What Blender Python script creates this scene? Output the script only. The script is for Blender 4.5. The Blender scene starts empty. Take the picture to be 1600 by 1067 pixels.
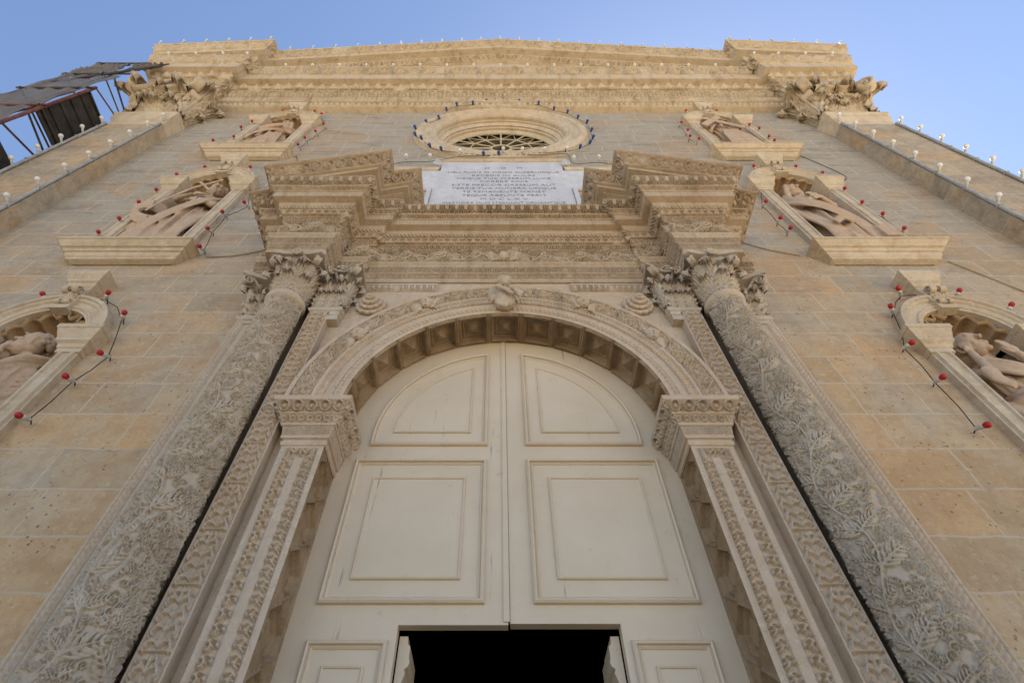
import bpy, math, random
import numpy as np
from math import pi, sin, cos, radians, sqrt

random.seed(11)
rng = np.random.default_rng(11)
scene = bpy.context.scene
COL = scene.collection

# ------------------------------------------------------------------ camera
cam_data = bpy.data.cameras.new("camera")
cam = bpy.data.objects.new("camera", cam_data)
COL.objects.link(cam)
cam.location = (-0.09, -4.35, 1.6)
cam.rotation_euler = (radians(90 + 53.57), 0, 0)
cam_data.sensor_width = 36
cam_data.lens = 844.8 / 1600 * 36
cam_data.shift_x = 22 / 1600
cam_data.clip_start = 0.05
cam_data.clip_end = 1500
scene.camera = cam

# ------------------------------------------------------------------ sky and sun
SUN_EL, SUN_AZ = 54, 30          # the sun stands behind the church, a little to the right
world = bpy.data.worlds.new("World")
scene.world = world
world.use_nodes = True
wn = world.node_tree
wn.nodes.clear()
sky = wn.nodes.new('ShaderNodeTexSky')
sky.sky_type = 'NISHITA'
sky.sun_disc = False
sky.sun_elevation = radians(SUN_EL)
sky.sun_rotation = radians(SUN_AZ)
sky.air_density = 0.8
sky.dust_density = 0.3
sky.ozone_density = 0.7
bg = wn.nodes.new('ShaderNodeBackground')
bg.inputs['Strength'].default_value = 0.118
wo = wn.nodes.new('ShaderNodeOutputWorld')
wn.links.new(sky.outputs[0], bg.inputs[0])
wn.links.new(bg.outputs[0], wo.inputs[0])
sun_data = bpy.data.lights.new("sun", 'SUN')
sun_data.energy = 5.0
sun_data.angle = radians(0.5)
sun_data.color = (1.0, 0.95, 0.86)
sun = bpy.data.objects.new("sun", sun_data)
COL.objects.link(sun)
# light travels from (+x, +y, up) towards the viewer
sun.rotation_euler = (radians(-(90 - SUN_EL)), 0, radians(-SUN_AZ))

scene.view_settings.view_transform = 'Standard'
scene.view_settings.look = 'None'
scene.view_settings.gamma = 1
scene.view_settings.exposure = 1.25

# ------------------------------------------------------------------ materials
def new_mat(name):
    m = bpy.data.materials.new(name)
    m.use_nodes = True
    nt = m.node_tree
    nt.nodes.clear()
    out = nt.nodes.new('ShaderNodeOutputMaterial')
    b = nt.nodes.new('ShaderNodeBsdfPrincipled')
    nt.links.new(b.outputs[0], out.inputs[0])
    return m, nt, b

def N(nt, t, **kw):
    n = nt.nodes.new(t)
    for k, v in kw.items():
        setattr(n, k, v)
    return n

def noise(nt, vec, scale, detail=5, rough=0.6, dist=0.0):
    n = N(nt, 'ShaderNodeTexNoise')
    n.inputs['Scale'].default_value = scale
    n.inputs['Detail'].default_value = detail
    n.inputs['Roughness'].default_value = rough
    n.inputs['Distortion'].default_value = dist
    nt.links.new(vec, n.inputs['Vector'])
    return n.outputs['Fac']

def ramp(nt, fac, stops):
    r = N(nt, 'ShaderNodeValToRGB')
    e = r.color_ramp.elements
    while len(e) < len(stops):
        e.new(0.5)
    for i, (p, c) in enumerate(stops):
        e[i].position = p
        e[i].color = (*c, 1) if len(c) == 3 else c
    nt.links.new(fac, r.inputs[0])
    return r.outputs[0]

def mixc(nt, fac, a, b, mode='MIX'):
    m = N(nt, 'ShaderNodeMix', data_type='RGBA', blend_type=mode)
    for inp, v in ((m.inputs[0], fac), (m.inputs[6], a), (m.inputs[7], b)):
        if isinstance(v, (int, float)):
            inp.default_value = v
        elif isinstance(v, tuple):
            inp.default_value = (*v, 1) if len(v) == 3 else v
        else:
            nt.links.new(v, inp)
    return m.outputs[2]

def mathn(nt, op, a, b=0.0, clamp=False):
    m = N(nt, 'ShaderNodeMath', operation=op)
    m.use_clamp = clamp
    for inp, v in ((m.inputs[0], a), (m.inputs[1], b)):
        if isinstance(v, (int, float)):
            inp.default_value = v
        else:
            nt.links.new(v, inp)
    return m.outputs[0]

def stone(name, base, pale, stain, grey=None, blocks=None, bump=0.25, pits=True, zg=None, streak=0.5, rough=0.9, mott=0.7):
    """weathered globigerina limestone; blocks=(width, height, mortar, mortar colour)"""
    m, nt, b = new_mat(name)
    tc = N(nt, 'ShaderNodeTexCoord')
    v = tc.outputs['Object']
    n1 = noise(nt, v, 0.9, 6, 0.62)
    n2 = noise(nt, v, 4.0, 9, 0.72)
    col = mixc(nt, ramp(nt, n1, [(0.35, (0, 0, 0)), (0.65, (1, 1, 1))]), base, pale)
    col = mixc(nt, mathn(nt, 'MULTIPLY', ramp(nt, n2, [(0.44, (0, 0, 0)), (0.66, (1, 1, 1))]), mott), col, stain)
    bumph = noise(nt, v, 40, 6, 0.7)
    if blocks:
        bw, bh, ms, mc = blocks
        sep = N(nt, 'ShaderNodeSeparateXYZ')
        nt.links.new(v, sep.inputs[0])
        wob = mathn(nt, 'MULTIPLY', mathn(nt, 'SUBTRACT', noise(nt, v, 2.2, 2), 0.5), 0.06)
        comb = N(nt, 'ShaderNodeCombineXYZ')
        nt.links.new(mathn(nt, 'ADD', mathn(nt, 'ADD', sep.outputs[0], sep.outputs[1]), wob), comb.inputs[0])
        nt.links.new(mathn(nt, 'ADD', mathn(nt, 'ADD', sep.outputs[2], 0.26), wob), comb.inputs[1])
        br = N(nt, 'ShaderNodeTexBrick')
        br.offset = 0.5
        br.squash = 0.72
        br.squash_frequency = 3
        br.inputs['Scale'].default_value = 1.0
        br.inputs['Brick Width'].default_value = bw
        br.inputs['Row Height'].default_value = bh
        br.inputs['Mortar Size'].default_value = ms
        br.inputs['Mortar Smooth'].default_value = 0.7
        br.inputs['Bias'].default_value = 0.0
        br.inputs['Color1'].default_value = (0, 0, 0, 1)
        br.inputs['Color2'].default_value = (1, 1, 1, 1)
        br.inputs['Mortar'].default_value = (0.5, 0.5, 0.5, 1)
        nt.links.new(comb.outputs[0], br.inputs['Vector'])
        tint = ramp(nt, br.outputs['Color'], [(0.0, (0.80, 0.79, 0.78)), (0.35, (0.98, 0.97, 0.95)), (0.75, (1.10, 1.02, 0.91)), (1.0, (1.20, 0.98, 0.76))])
        col = mixc(nt, 0.8, col, tint, 'MULTIPLY')
        mfac = mathn(nt, 'MULTIPLY', br.outputs['Fac'], ramp(nt, noise(nt, v, 3.0, 3), [(0.35, (0.35, 0.35, 0.35)), (0.5, (1, 1, 1))]))
    if zg:
        z0, z1, gcol, amt = zg
        sep2 = N(nt, 'ShaderNodeSeparateXYZ')
        nt.links.new(v, sep2.inputs[0])
        mr = N(nt, 'ShaderNodeMapRange')
        mr.inputs[1].default_value = z0
        mr.inputs[2].default_value = z1
        nt.links.new(mathn(nt, 'ADD', sep2.outputs[2], mathn(nt, 'MULTIPLY', mathn(nt, 'SUBTRACT', n1, 0.5), 14.0)), mr.inputs[0])
        col = mixc(nt, mathn(nt, 'MULTIPLY', mr.outputs[0], amt), col, gcol)
        # wind-worn patches with their own outline
        patch = ramp(nt, noise(nt, v, 0.55, 7, 0.7, 0.6), [(0.50, (0, 0, 0)), (0.58, (1, 1, 1))])
        col = mixc(nt, mathn(nt, 'MULTIPLY', patch, 0.5), col, stain)
        mpp = N(nt, 'ShaderNodeMapping')
        mpp.inputs['Scale'].default_value = (0.9, 0.9, 2.6)
        nt.links.new(v, mpp.inputs[0])
        crust = ramp(nt, noise(nt, mpp.outputs[0], 1.1, 9, 0.78, 0.4), [(0.50, (0, 0, 0)), (0.62, (1, 1, 1))])
        col = mixc(nt, mathn(nt, 'MULTIPLY', mathn(nt, 'MULTIPLY', crust, mr.outputs[0]), 0.6), col, (0.20, 0.165, 0.125))
    # vertical rain streaks
    mp = N(nt, 'ShaderNodeMapping')
    mp.inputs['Scale'].default_value = (5.0, 5.0, 0.35)
    nt.links.new(v, mp.inputs[0])
    st = ramp(nt, noise(nt, mp.outputs[0], 1.0, 4, 0.6), [(0.52, (0, 0, 0)), (0.75, (1, 1, 1))])
    if grey:
        col = mixc(nt, mathn(nt, 'MULTIPLY', st, streak), col, grey)
    # fine lichen speckle
    sp = ramp(nt, noise(nt, v, 22, 4, 0.75), [(0.57, (0, 0, 0)), (0.70, (1, 1, 1))])
    col = mixc(nt, mathn(nt, 'MULTIPLY', sp, 0.5), col, tuple(c * 0.5 for c in stain))
    pl_ = ramp(nt, noise(nt, v, 13, 5, 0.7), [(0.55, (0, 0, 0)), (0.66, (1, 1, 1))])
    col = mixc(nt, mathn(nt, 'MULTIPLY', pl_, 0.35), col, tuple(min(1, c * 1.25) for c in pale))
    if blocks:
        col = mixc(nt, mathn(nt, 'MULTIPLY', mfac, 0.65), col, mc)
    hgt = bumph
    if pits:
        vo = N(nt, 'ShaderNodeTexVoronoi')
        vo.inputs['Scale'].default_value = 14
        vo.inputs['Randomness'].default_value = 1
        nt.links.new(v, vo.inputs['Vector'])
        pit = ramp(nt, vo.outputs['Distance'], [(0.10, (1, 1, 1)), (0.19, (0, 0, 0))])
        pit = mathn(nt, 'MULTIPLY', pit, ramp(nt, noise(nt, v, 1.9, 6, 0.7), [(0.47, (0, 0, 0)), (0.60, (1, 1, 1))]))
        col = mixc(nt, mathn(nt, 'MULTIPLY', pit, 0.7), col, (0.05, 0.035, 0.02))
        hgt = mathn(nt, 'SUBTRACT', hgt, mathn(nt, 'MULTIPLY', pit, 1.5))
    if blocks:
        hgt = mathn(nt, 'ADD', hgt, mathn(nt, 'MULTIPLY', br.outputs['Fac'], -0.35))
    hgt = mathn(nt, 'ADD', hgt, mathn(nt, 'MULTIPLY', noise(nt, v, 9, 5, 0.6), 0.8))
    bp = N(nt, 'ShaderNodeBump')
    bp.inputs['Strength'].default_value = bump
    bp.inputs['Distance'].default_value = 0.02
    nt.links.new(hgt, bp.inputs['Height'])
    nt.links.new(bp.outputs[0], b.inputs['Normal'])
    nt.links.new(col, b.inputs['Base Color'])
    b.inputs['Roughness'].default_value = rough
    b.inputs['Specular IOR Level'].default_value = 0.2
    return m

def plain(name, col, rough=0.6, metal=0.0, var=0.12, scale=6, spec=0.4, trans=0.0, bump=0.0):
    m, nt, b = new_mat(name)
    tc = N(nt, 'ShaderNodeTexCoord')
    f = noise(nt, tc.outputs['Object'], scale, 5, 0.65)
    d = tuple(max(0, c * (1 - var * 2)) for c in col)
    l = tuple(c * (1 + var) for c in col)
    nt.links.new(mixc(nt, ramp(nt, f, [(0.3, (0, 0, 0)), (0.7, (1, 1, 1))]), d, l), b.inputs['Base Color'])
    b.inputs['Roughness'].default_value = rough
    b.inputs['Metallic'].default_value = metal
    b.inputs['Specular IOR Level'].default_value = spec
    if trans:
        b.inputs['Transmission Weight'].default_value = trans
    if bump:
        bp = N(nt, 'ShaderNodeBump')
        bp.inputs['Strength'].default_value = bump
        bp.inputs['Distance'].default_value = 0.01
        nt.links.new(noise(nt, tc.outputs['Object'], scale * 6, 5, 0.7), bp.inputs['Height'])
        nt.links.new(bp.outputs[0], b.inputs['Normal'])
    return m

MORTAR = (0.57, 0.49, 0.39)
M_WALL = stone('wall_limestone', (0.52, 0.375, 0.225), (0.56, 0.46, 0.325), (0.43, 0.28, 0.15), grey=(0.31, 0.275, 0.235),
               blocks=(1.05, 0.53, 0.018, MORTAR), zg=(5.0, 13.0, (0.35, 0.32, 0.27), 0.9), bump=0.7, streak=0.35)
M_PIL = stone('pilaster_limestone', (0.40, 0.325, 0.235), (0.46, 0.385, 0.29), (0.25, 0.195, 0.13), grey=(0.26, 0.22, 0.175),
              blocks=(1.6, 0.53, 0.012, (0.48, 0.41, 0.32)), bump=0.4)
M_TRIM = stone('trim_limestone', (0.51, 0.415, 0.30), (0.58, 0.49, 0.37), (0.40, 0.30, 0.19), grey=(0.34, 0.28, 0.21), bump=0.15, pits=False, streak=0.4)
M_TOP = stone('cornice_limestone', (0.48, 0.39, 0.275), (0.55, 0.465, 0.35), (0.37, 0.26, 0.15), grey=(0.28, 0.21, 0.13), bump=0.2, pits=False, streak=0.8, mott=0.4)
M_PORT = stone('carved_limestone', (0.51, 0.395, 0.28), (0.56, 0.46, 0.355), (0.42, 0.295, 0.18), grey=(0.33, 0.28, 0.225), bump=0.2, pits=False, mott=0.4)
M_COL = stone('column_stone', (0.46, 0.38, 0.29), (0.54, 0.465, 0.37), (0.32, 0.245, 0.165), grey=(0.42, 0.355, 0.285), bump=0.25, pits=False, mott=0.4)
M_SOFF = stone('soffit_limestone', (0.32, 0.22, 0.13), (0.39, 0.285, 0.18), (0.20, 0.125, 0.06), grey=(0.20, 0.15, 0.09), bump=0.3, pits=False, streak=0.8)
M_PED = stone('pediment_limestone', (0.43, 0.325, 0.22), (0.48, 0.385, 0.28), (0.34, 0.215, 0.11), grey=(0.28, 0.215, 0.14), bump=0.25, pits=False, streak=0.85, mott=0.4)
M_STAT = stone('statue_limestone', (0.47, 0.34, 0.235), (0.52, 0.40, 0.30), (0.42, 0.28, 0.17), grey=(0.34, 0.25, 0.17), bump=0.12, pits=False, streak=0.5)
M_SHELL = stone('shell_limestone', (0.46, 0.31, 0.165), (0.48, 0.36, 0.23), (0.28, 0.16, 0.07), grey=(0.24, 0.16, 0.08), bump=0.2, pits=False, streak=0.8)
M_MARBLE = stone('white_marble', (0.52, 0.52, 0.545), (0.62, 0.61, 0.62), (0.44, 0.44, 0.46), grey=(0.46, 0.44, 0.42), bump=0.05, pits=False, streak=0.5, rough=0.5)
M_LETTER = plain('lead_lettering', (0.13, 0.125, 0.135), 0.7, var=.3, scale=9)
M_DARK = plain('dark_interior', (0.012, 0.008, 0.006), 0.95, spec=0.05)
M_GLASS = plain('dark_window_glass', (0.02, 0.018, 0.016), 0.12, spec=0.5)
M_TRAC = plain('cream_tracery_paint', (0.56, 0.47, 0.31), 0.6)
M_RED = plain('red_lacquer', (0.42, 0.012, 0.014), 0.35, var=0.1)
M_BLUE = plain('blue_lacquer', (0.03, 0.075, 0.36), 0.35, var=0.1)
M_WHITE = plain('white_glass_globe', (0.72, 0.71, 0.68), 0.3, var=0.04)
M_SOCK = plain('white_plastic_socket', (0.55, 0.54, 0.5), 0.5)
M_BSOCK = plain('black_rubber_socket', (0.04, 0.04, 0.04), 0.6)
M_WIRE = plain('black_cable', (0.025, 0.025, 0.025), 0.6)
M_YWIRE = plain('ochre_cable', (0.34, 0.25, 0.11), 0.7)
M_PIPE = plain('grey_conduit', (0.36, 0.36, 0.34), 0.45, var=0.15)
M_RUST = plain('rusty_scaffold_tube', (0.15, 0.055, 0.04), 0.75, var=0.35, scale=4, bump=0.3)
M_STEEL = plain('dull_scaffold_steel', (0.07, 0.06, 0.055), 0.6, metal=0.3, var=0.3)
M_BOARD = plain('dark_scaffold_board', (0.045, 0.038, 0.03), 0.9, var=0.3, scale=3, bump=0.3)

def door_paint():
    m, nt, b = new_mat('cream_door_paint')
    tc = N(nt, 'ShaderNodeTexCoord')
    v = tc.outputs['Object']
    mp = N(nt, 'ShaderNodeMapping')
    mp.inputs['Scale'].default_value = (14, 14, 0.6)
    nt.links.new(v, mp.inputs[0])
    g = noise(nt, mp.outputs[0], 1.5, 6, 0.6)
    col = mixc(nt, ramp(nt, noise(nt, v, 1.3, 5), [(0.35, (0, 0, 0)), (0.7, (1, 1, 1))]), (0.60, 0.49, 0.35), (0.66, 0.55, 0.41))
    crack = ramp(nt, g, [(0.30, (1, 1, 1)), (0.36, (0, 0, 0))])
    crack = mathn(nt, 'MULTIPLY', crack, ramp(nt, noise(nt, v, 2.0, 2), [(0.5, (0, 0, 0)), (0.6, (1, 1, 1))]))
    col = mixc(nt, mathn(nt, 'MULTIPLY', crack, 0.8), col, (0.25, 0.21, 0.15))
    dirt = ramp(nt, noise(nt, v, 7, 7, 0.75), [(0.6, (0, 0, 0)), (0.72, (1, 1, 1))])
    col = mixc(nt, mathn(nt, 'MULTIPLY', dirt, 0.4), col, (0.34, 0.27, 0.18))
    nt.links.new(col, b.inputs['Base Color'])
    bp = N(nt, 'ShaderNodeBump')
    bp.inputs['Strength'].default_value = 0.12
    bp.inputs['Distance'].default_value = 0.01
    nt.links.new(mathn(nt, 'ADD', g, mathn(nt, 'MULTIPLY', crack, -1.0)), bp.inputs['Height'])
    nt.links.new(bp.outputs[0], b.inputs['Normal'])
    b.inputs['Roughness'].default_value = 0.55
    return m
M_DOOR = door_paint()

def net_mat():
    m, nt, b = new_mat('grey_debris_netting')
    out = [n for n in nt.nodes if n.type == 'OUTPUT_MATERIAL'][0]
    tc = N(nt, 'ShaderNodeTexCoord')
    f = noise(nt, tc.outputs['Object'], 2.5, 5, 0.6)
    nt.links.new(mixc(nt, f, (0.10, 0.085, 0.075), (0.20, 0.18, 0.165)), b.inputs['Base Color'])
    b.inputs['Roughness'].default_value = 0.9
    tr = N(nt, 'ShaderNodeBsdfTransparent')
    mx = N(nt, 'ShaderNodeMixShader')
    nt.links.new(ramp(nt, noise(nt, tc.outputs['Object'], 1.3, 4), [(0.35, (0.55, 0.55, 0.55)), (0.65, (0.9, 0.9, 0.9))]), mx.inputs[0])
    nt.links.new(tr.outputs[0], mx.inputs[1])
    nt.links.new(b.outputs[0], mx.inputs[2])
    nt.links.new(mx.outputs[0], out.inputs[0])
    return m
M_NET = net_mat()

# ------------------------------------------------------------------ mesh builder
class MB:
    def __init__(s):
        s.V = []; s.F = []; s.n = 0
    def add(s, V, F, smooth=False):
        V = np.asarray(V, float).reshape(-1, 3)
        if len(F):
            if isinstance(F, np.ndarray):
                groups = {F.shape[1]: F}
            else:
                g = {}
                for f in F:
                    g.setdefault(len(f), []).append(f)
                groups = {k: np.array(v) for k, v in g.items()}
            for k, a in groups.items():
                s.F.append((a + s.n, smooth))
        s.V.append(V); s.n += len(V)
    def grid(s, P, smooth=True, cu=False, cv=False):
        n, m = P.shape[:2]
        idx = np.arange(n * m).reshape(n, m)
        if cu: idx = np.vstack([idx, idx[:1]])
        if cv: idx = np.hstack([idx, idx[:, :1]])
        F = np.stack([idx[:-1, :-1], idx[1:, :-1], idx[1:, 1:], idx[:-1, 1:]], -1).reshape(-1, 4)
        s.add(P.reshape(-1, 3), F, smooth)
    def box(s, x0, x1, y0, y1, z0, z1):
        V = [(x, y, z) for x in (x0, x1) for y in (y0, y1) for z in (z0, z1)]
        s.add(V, [(0, 1, 3, 2), (4, 6, 7, 5), (0, 4, 5, 1), (2, 3, 7, 6), (0, 2, 6, 4), (1, 5, 7, 3)])
    def tube(s, pts, r, n=8, caps=True, smooth=True):
        pts = np.asarray(pts, float)
        r = np.broadcast_to(np.asarray(r, float), (len(pts),))
        T = np.gradient(pts, axis=0)
        T /= np.linalg.norm(T, axis=1)[:, None] + 1e-9
        up = np.array([0.0, 0.0, 1.0])
        if abs(T[0] @ up) > 0.9: up = np.array([1.0, 0.0, 0.0])
        a = np.cross(T[0], up); a /= np.linalg.norm(a)
        rings = []
        for i in range(len(pts)):
            a = a - T[i] * (a @ T[i]); a /= np.linalg.norm(a) + 1e-9
            b = np.cross(T[i], a)
            th = np.arange(n) * 2 * pi / n
            rings.append(pts[i] + r[i] * (np.cos(th)[:, None] * a + np.sin(th)[:, None] * b))
        P = np.array(rings)
        s.grid(P, smooth, cv=True)
        if caps:
            s.add(P[0], [tuple(range(n))]); s.add(P[-1], [tuple(range(n))[::-1]])
    def lathe(s, prof, c=(0, 0, 0), n=24, smooth=True, a0=0, a1=2 * pi):
        """prof: list of (r, z) about a vertical axis"""
        th = np.linspace(a0, a1, n + 1)
        P = np.array([[(c[0] + r * cos(t), c[1] + r * sin(t), c[2] + z) for t in th] for r, z in prof])
        s.grid(P, smooth)
    def ell(s, c, r, n=10, rot=None):
        ph = np.linspace(0.02, pi - 0.02, n)
        th = np.arange(n * 2) * pi / n
        P = np.stack([np.sin(ph)[:, None] * np.cos(th), np.sin(ph)[:, None] * np.sin(th), np.cos(ph)[:, None] * np.ones_like(th)], -1) * np.array(r)
        if rot is not None: P = P @ np.array(rot).T
        P = P + np.array(c)
        s.grid(P, True, cv=True)
        k = len(th)
        s.add(P[0], [tuple(range(k))]); s.add(P[-1], [tuple(range(k))[::-1]])
    def prism(s, poly, y0, y1, axes='xz', caps=True):
        """extrude a closed polygon (in the xz / xy / yz plane) along the remaining axis"""
        n = len(poly)
        def m(p, h):
            return {'xz': (p[0], h, p[1]), 'xy': (p[0], p[1], h), 'yz': (h, p[0], p[1])}[axes]
        V = [m(p, y0) for p in poly] + [m(p, y1) for p in poly]
        F = [(i, (i + 1) % n, (i + 1) % n + n, i + n) for i in range(n)]
        if caps: F += [tuple(range(n)), tuple(range(n, 2 * n))[::-1]]
        s.add(V, F)
    def build(s, name, mat, parent=None):
        V = np.concatenate(s.V).astype(np.float32)
        me = bpy.data.meshes.new(name)
        me.vertices.add(len(V)); me.vertices.foreach_set('co', V.ravel())
        li = np.concatenate([a.ravel() for a, _ in s.F]).astype(np.int32)
        tot = np.concatenate([np.full(len(a), a.shape[1]) for a, _ in s.F]).astype(np.int32)
        sm = np.concatenate([np.full(len(a), q) for a, q in s.F])
        st = np.concatenate([[0], np.cumsum(tot)[:-1]]).astype(np.int32)
        me.loops.add(len(li)); me.loops.foreach_set('vertex_index', li)
        me.polygons.add(len(tot)); me.polygons.foreach_set('loop_start', st); me.polygons.foreach_set('loop_total', tot)
        me.polygons.foreach_set('use_smooth', sm)
        me.update(calc_edges=True)
        me.validate()
        me.materials.append(mat)
        return link(name, me, parent)

def link(name, data, parent=None):
    o = bpy.data.objects.new(name, data)
    COL.objects.link(o)
    if parent: o.parent = parent
    return o

def thing(name, label, cat, loc=(0, 0, 0), group=None):
    o = bpy.data.objects.new(name, None)
    COL.objects.link(o)
    o.location = loc
    o.empty_display_size = 0.2
    return tag(o, label, cat, group)

def tag(o, label=None, cat=None, group=None, kind=None):
    if label: o['label'] = label
    if cat: o['category'] = cat
    if group: o['group'] = group
    if kind: o['kind'] = kind
    return o

def fill_poly(loops, to3):
    """triangulated polygon with holes; to3 maps (a,b) to xyz. returns MB-ready V,F"""
    import bmesh
    bm = bmesh.new()
    for lp in loops:
        vs = [bm.verts.new(to3(*p)) for p in lp]
        for i in range(len(vs)):
            bm.edges.new((vs[i], vs[(i + 1) % len(vs)]))
    bmesh.ops.triangle_fill(bm, use_beauty=True, edges=bm.edges[:])
    bm.verts.index_update()
    V = [v.co[:] for v in bm.verts]
    F = [tuple(v.index for v in f.verts) for f in bm.faces]
    bm.free()
    return V, F

# ------------------------------------------------------------------ carved relief height maps
class Relief:
    def __init__(s, W, H, res, wrapx=True, wrapy=True):
        s.W, s.H = W, H
        s.nx, s.ny = int(round(W / res)), int(round(H / res))
        s.rx, s.ry = W / s.nx, H / s.ny
        s.a = np.zeros(s.nx * s.ny, np.float32)
        s.wx, s.wy = wrapx, wrapy
    def stroke(s, pts, r, h=1.0):
        pts = np.asarray(pts, float)
        n0 = len(pts)
        r = np.interp(np.linspace(0, 1, n0), np.linspace(0, 1, len(np.atleast_1d(r))), np.atleast_1d(r))
        h = np.interp(np.linspace(0, 1, n0), np.linspace(0, 1, len(np.atleast_1d(h))), np.atleast_1d(h))
        if n0 > 1:
            L = np.concatenate([[0], np.cumsum(np.linalg.norm(np.diff(pts, axis=0), axis=1))])
            k = max(2, int(L[-1] / (s.rx * 0.7)) + 1)
            q = np.linspace(0, L[-1], k)
            pts = np.stack([np.interp(q, L, pts[:, 0]), np.interp(q, L, pts[:, 1])], 1)
            r = np.interp(q, L, r); h = np.interp(q, L, h)
        K = int(r.max() / s.rx) + 2
        o = np.arange(-K, K + 1)
        ci = np.round(pts[:, 0] / s.rx).astype(int); cj = np.round(pts[:, 1] / s.ry).astype(int)
        I = ci[:, None, None] + o[None, :, None]
        J = cj[:, None, None] + o[None, None, :]
        dx = I * s.rx - pts[:, 0][:, None, None]; dy = J * s.ry - pts[:, 1][:, None, None]
        d2 = (dx * dx + dy * dy) / (r[:, None, None] ** 2)
        val = h[:, None, None] * np.sqrt(np.clip(1 - d2, 0, 1))
        I, J = np.broadcast_arrays(I, J)
        ok = val > 0
        if not s.wx: ok &= (I >= 0) & (I < s.nx)
        if not s.wy: ok &= (J >= 0) & (J < s.ny)
        np.maximum.at(s.a, ((I % s.nx) * s.ny + (J % s.ny))[ok], val[ok].astype(np.float32))
    def at(s, u, v):
        A = s.a.reshape(s.nx, s.ny)
        x = np.asarray(u) / s.rx; y = np.asarray(v) / s.ry
        i = np.floor(x).astype(int); j = np.floor(y).astype(int)
        fx = x - i; fy = y - j
        g = lambda a, b: A[a % s.nx, b % s.ny]
        return (g(i, j) * (1 - fx) * (1 - fy) + g(i + 1, j) * fx * (1 - fy) + g(i, j + 1) * (1 - fx) * fy + g(i + 1, j + 1) * fx * fy)
    def undercut(s, rad, k):
        """cut a moat round the raised work, as a carver's drill does"""
        A = s.a.reshape(s.nx, s.ny).copy(); B = A.copy()
        m = max(1, int(rad / s.rx))
        for ax in (0, 1):
            B = sum(np.roll(B, d, ax) for d in range(-m, m + 1)) / (2 * m + 1)
            B = sum(np.roll(B, d, ax) for d in range(-m, m + 1)) / (2 * m + 1)
        s.a = np.clip(A + k * (A - B), -.9, 1.4).astype(np.float32).ravel()
    def mean_at(s, x, y):
        return s.a.reshape(s.nx, s.ny)[int(x / s.rx) % s.nx, int(y / s.ry) % s.ny]
    def leaf(s, x, y, a, L, k=0.0, n=5, w=0.45, h=1.0):
        """feathered acanthus leaf from (x,y) along angle a, curling by k"""
        t = np.linspace(0, 1, 14)
        ang = a + k * t
        px = x + np.concatenate([[0], np.cumsum(np.cos(ang[:-1]))]) * L / 13
        py = y + np.concatenate([[0], np.cumsum(np.sin(ang[:-1]))]) * L / 13
        s.stroke(np.stack([px, py], 1), [0.055 * L, 0.02 * L], [0.95 * h, 0.8 * h])
        for sd in (-1, 1):
            for i in range(n):
                q = 0.12 + 0.8 * i / n
                j = q * 13; j0 = int(j)
                bx = px[j0]; by = py[j0]; ba = ang[j0]
                l = L * w * (0.55 + 0.6 * sin(pi * min(1, q + 0.12))) * (1.1 - 0.6 * q)
                a2 = ba + sd * 1.0
                tt = np.linspace(0, 1, 6)
                aa = a2 - sd * 0.75 * tt
                lx = bx + np.concatenate([[0], np.cumsum(np.cos(aa[:-1]))]) * l / 5
                ly = by + np.concatenate([[0], np.cumsum(np.sin(aa[:-1]))]) * l / 5
                s.stroke(np.stack([lx, ly], 1), [0.030 * L, 0.060 * L, 0.028 * L], [0.6 * h, 0.9 * h, 0.55 * h])
    def spiral(s, x, y, a, R, turns=1.35, cw=1, r=None, h=1.0, rose=True):
        """scroll that starts at (x,y) heading a and winds round a centre at distance R"""
        cx, cy = x + R * cos(a + cw * pi / 2), y + R * sin(a + cw * pi / 2)
        a0 = a - cw * pi / 2
        t = np.linspace(0, 1, 40)
        rr = R * (1 - 0.72 * t)
        th = a0 + cw * t * turns * 2 * pi
        r = r or R * 0.13
        s.stroke(np.stack([cx + rr * np.cos(th), cy + rr * np.sin(th)], 1), [r, r * 0.6], [h, 0.8 * h])
        if rose:
            s.stroke([(cx, cy)], [R * 0.14], h)
            for k in range(5):
                s.stroke([(cx + R * .2 * cos(k * 1.257), cy + R * .2 * sin(k * 1.257))], [R * 0.13], 0.8 * h)
        return cx, cy

# column vine
COLW, COLH = 1.70, 3.3
REL_COL = Relief(COLW, COLH, 0.0045)
def make_column_relief():
    R = REL_COL
    lam = 1.10
    for k in range(3):
        u0 = COLW * (k + 0.5) / 3; ph = k * 2.1
        z = np.linspace(0, COLH, 160)
        u = u0 + 0.085 * np.sin(2 * pi * z / lam + ph)
        R.stroke(np.stack([u, z], 1), [0.011], .8)
        for q in range(12):
            zz = q * lam / 4 + (ph / (2 * pi)) * lam
            uu = u0 + 0.085 * sin(2 * pi * zz / lam + ph)
            sd = 1 if q % 2 else -1
            R.leaf(uu, zz, pi / 2 - sd * random.uniform(.75, 1.0), random.uniform(.25, .31), sd * random.uniform(-.5, .2), 6, 0.40)
            R.leaf(uu, zz + .03, pi / 2 + sd * random.uniform(.6, .85), random.uniform(.17, .22), sd * .5, 5, .38, .9)
            R.spiral(uu, zz + 0.10, pi / 2 - sd * .3, random.uniform(.052, .072), 1.3, -sd, r=.0095, h=.95)
    n = 0
    for i in range(9000):
        x, y = random.uniform(0, COLW), random.uniform(0, COLH)
        if R.mean_at(x, y) < 0.05 and R.mean_at(x + .016, y) < .05 and R.mean_at(x, y + .016) < .05:
            n += 1
            if n % 3:
                R.leaf(x - .02, y - .03, random.uniform(.4, 2.7), random.uniform(.08, .14), random.uniform(-1.4, 1.4), 4, .40, .85)
            else:
                R.spiral(x, y - .02, random.uniform(0.5, 2.6), random.uniform(.026, .040), 1.2, random.choice((-1, 1)), r=.008, h=.8, rose=False)
        if n > 800: break
make_column_relief()
REL_COL.undercut(.011, .9)

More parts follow.
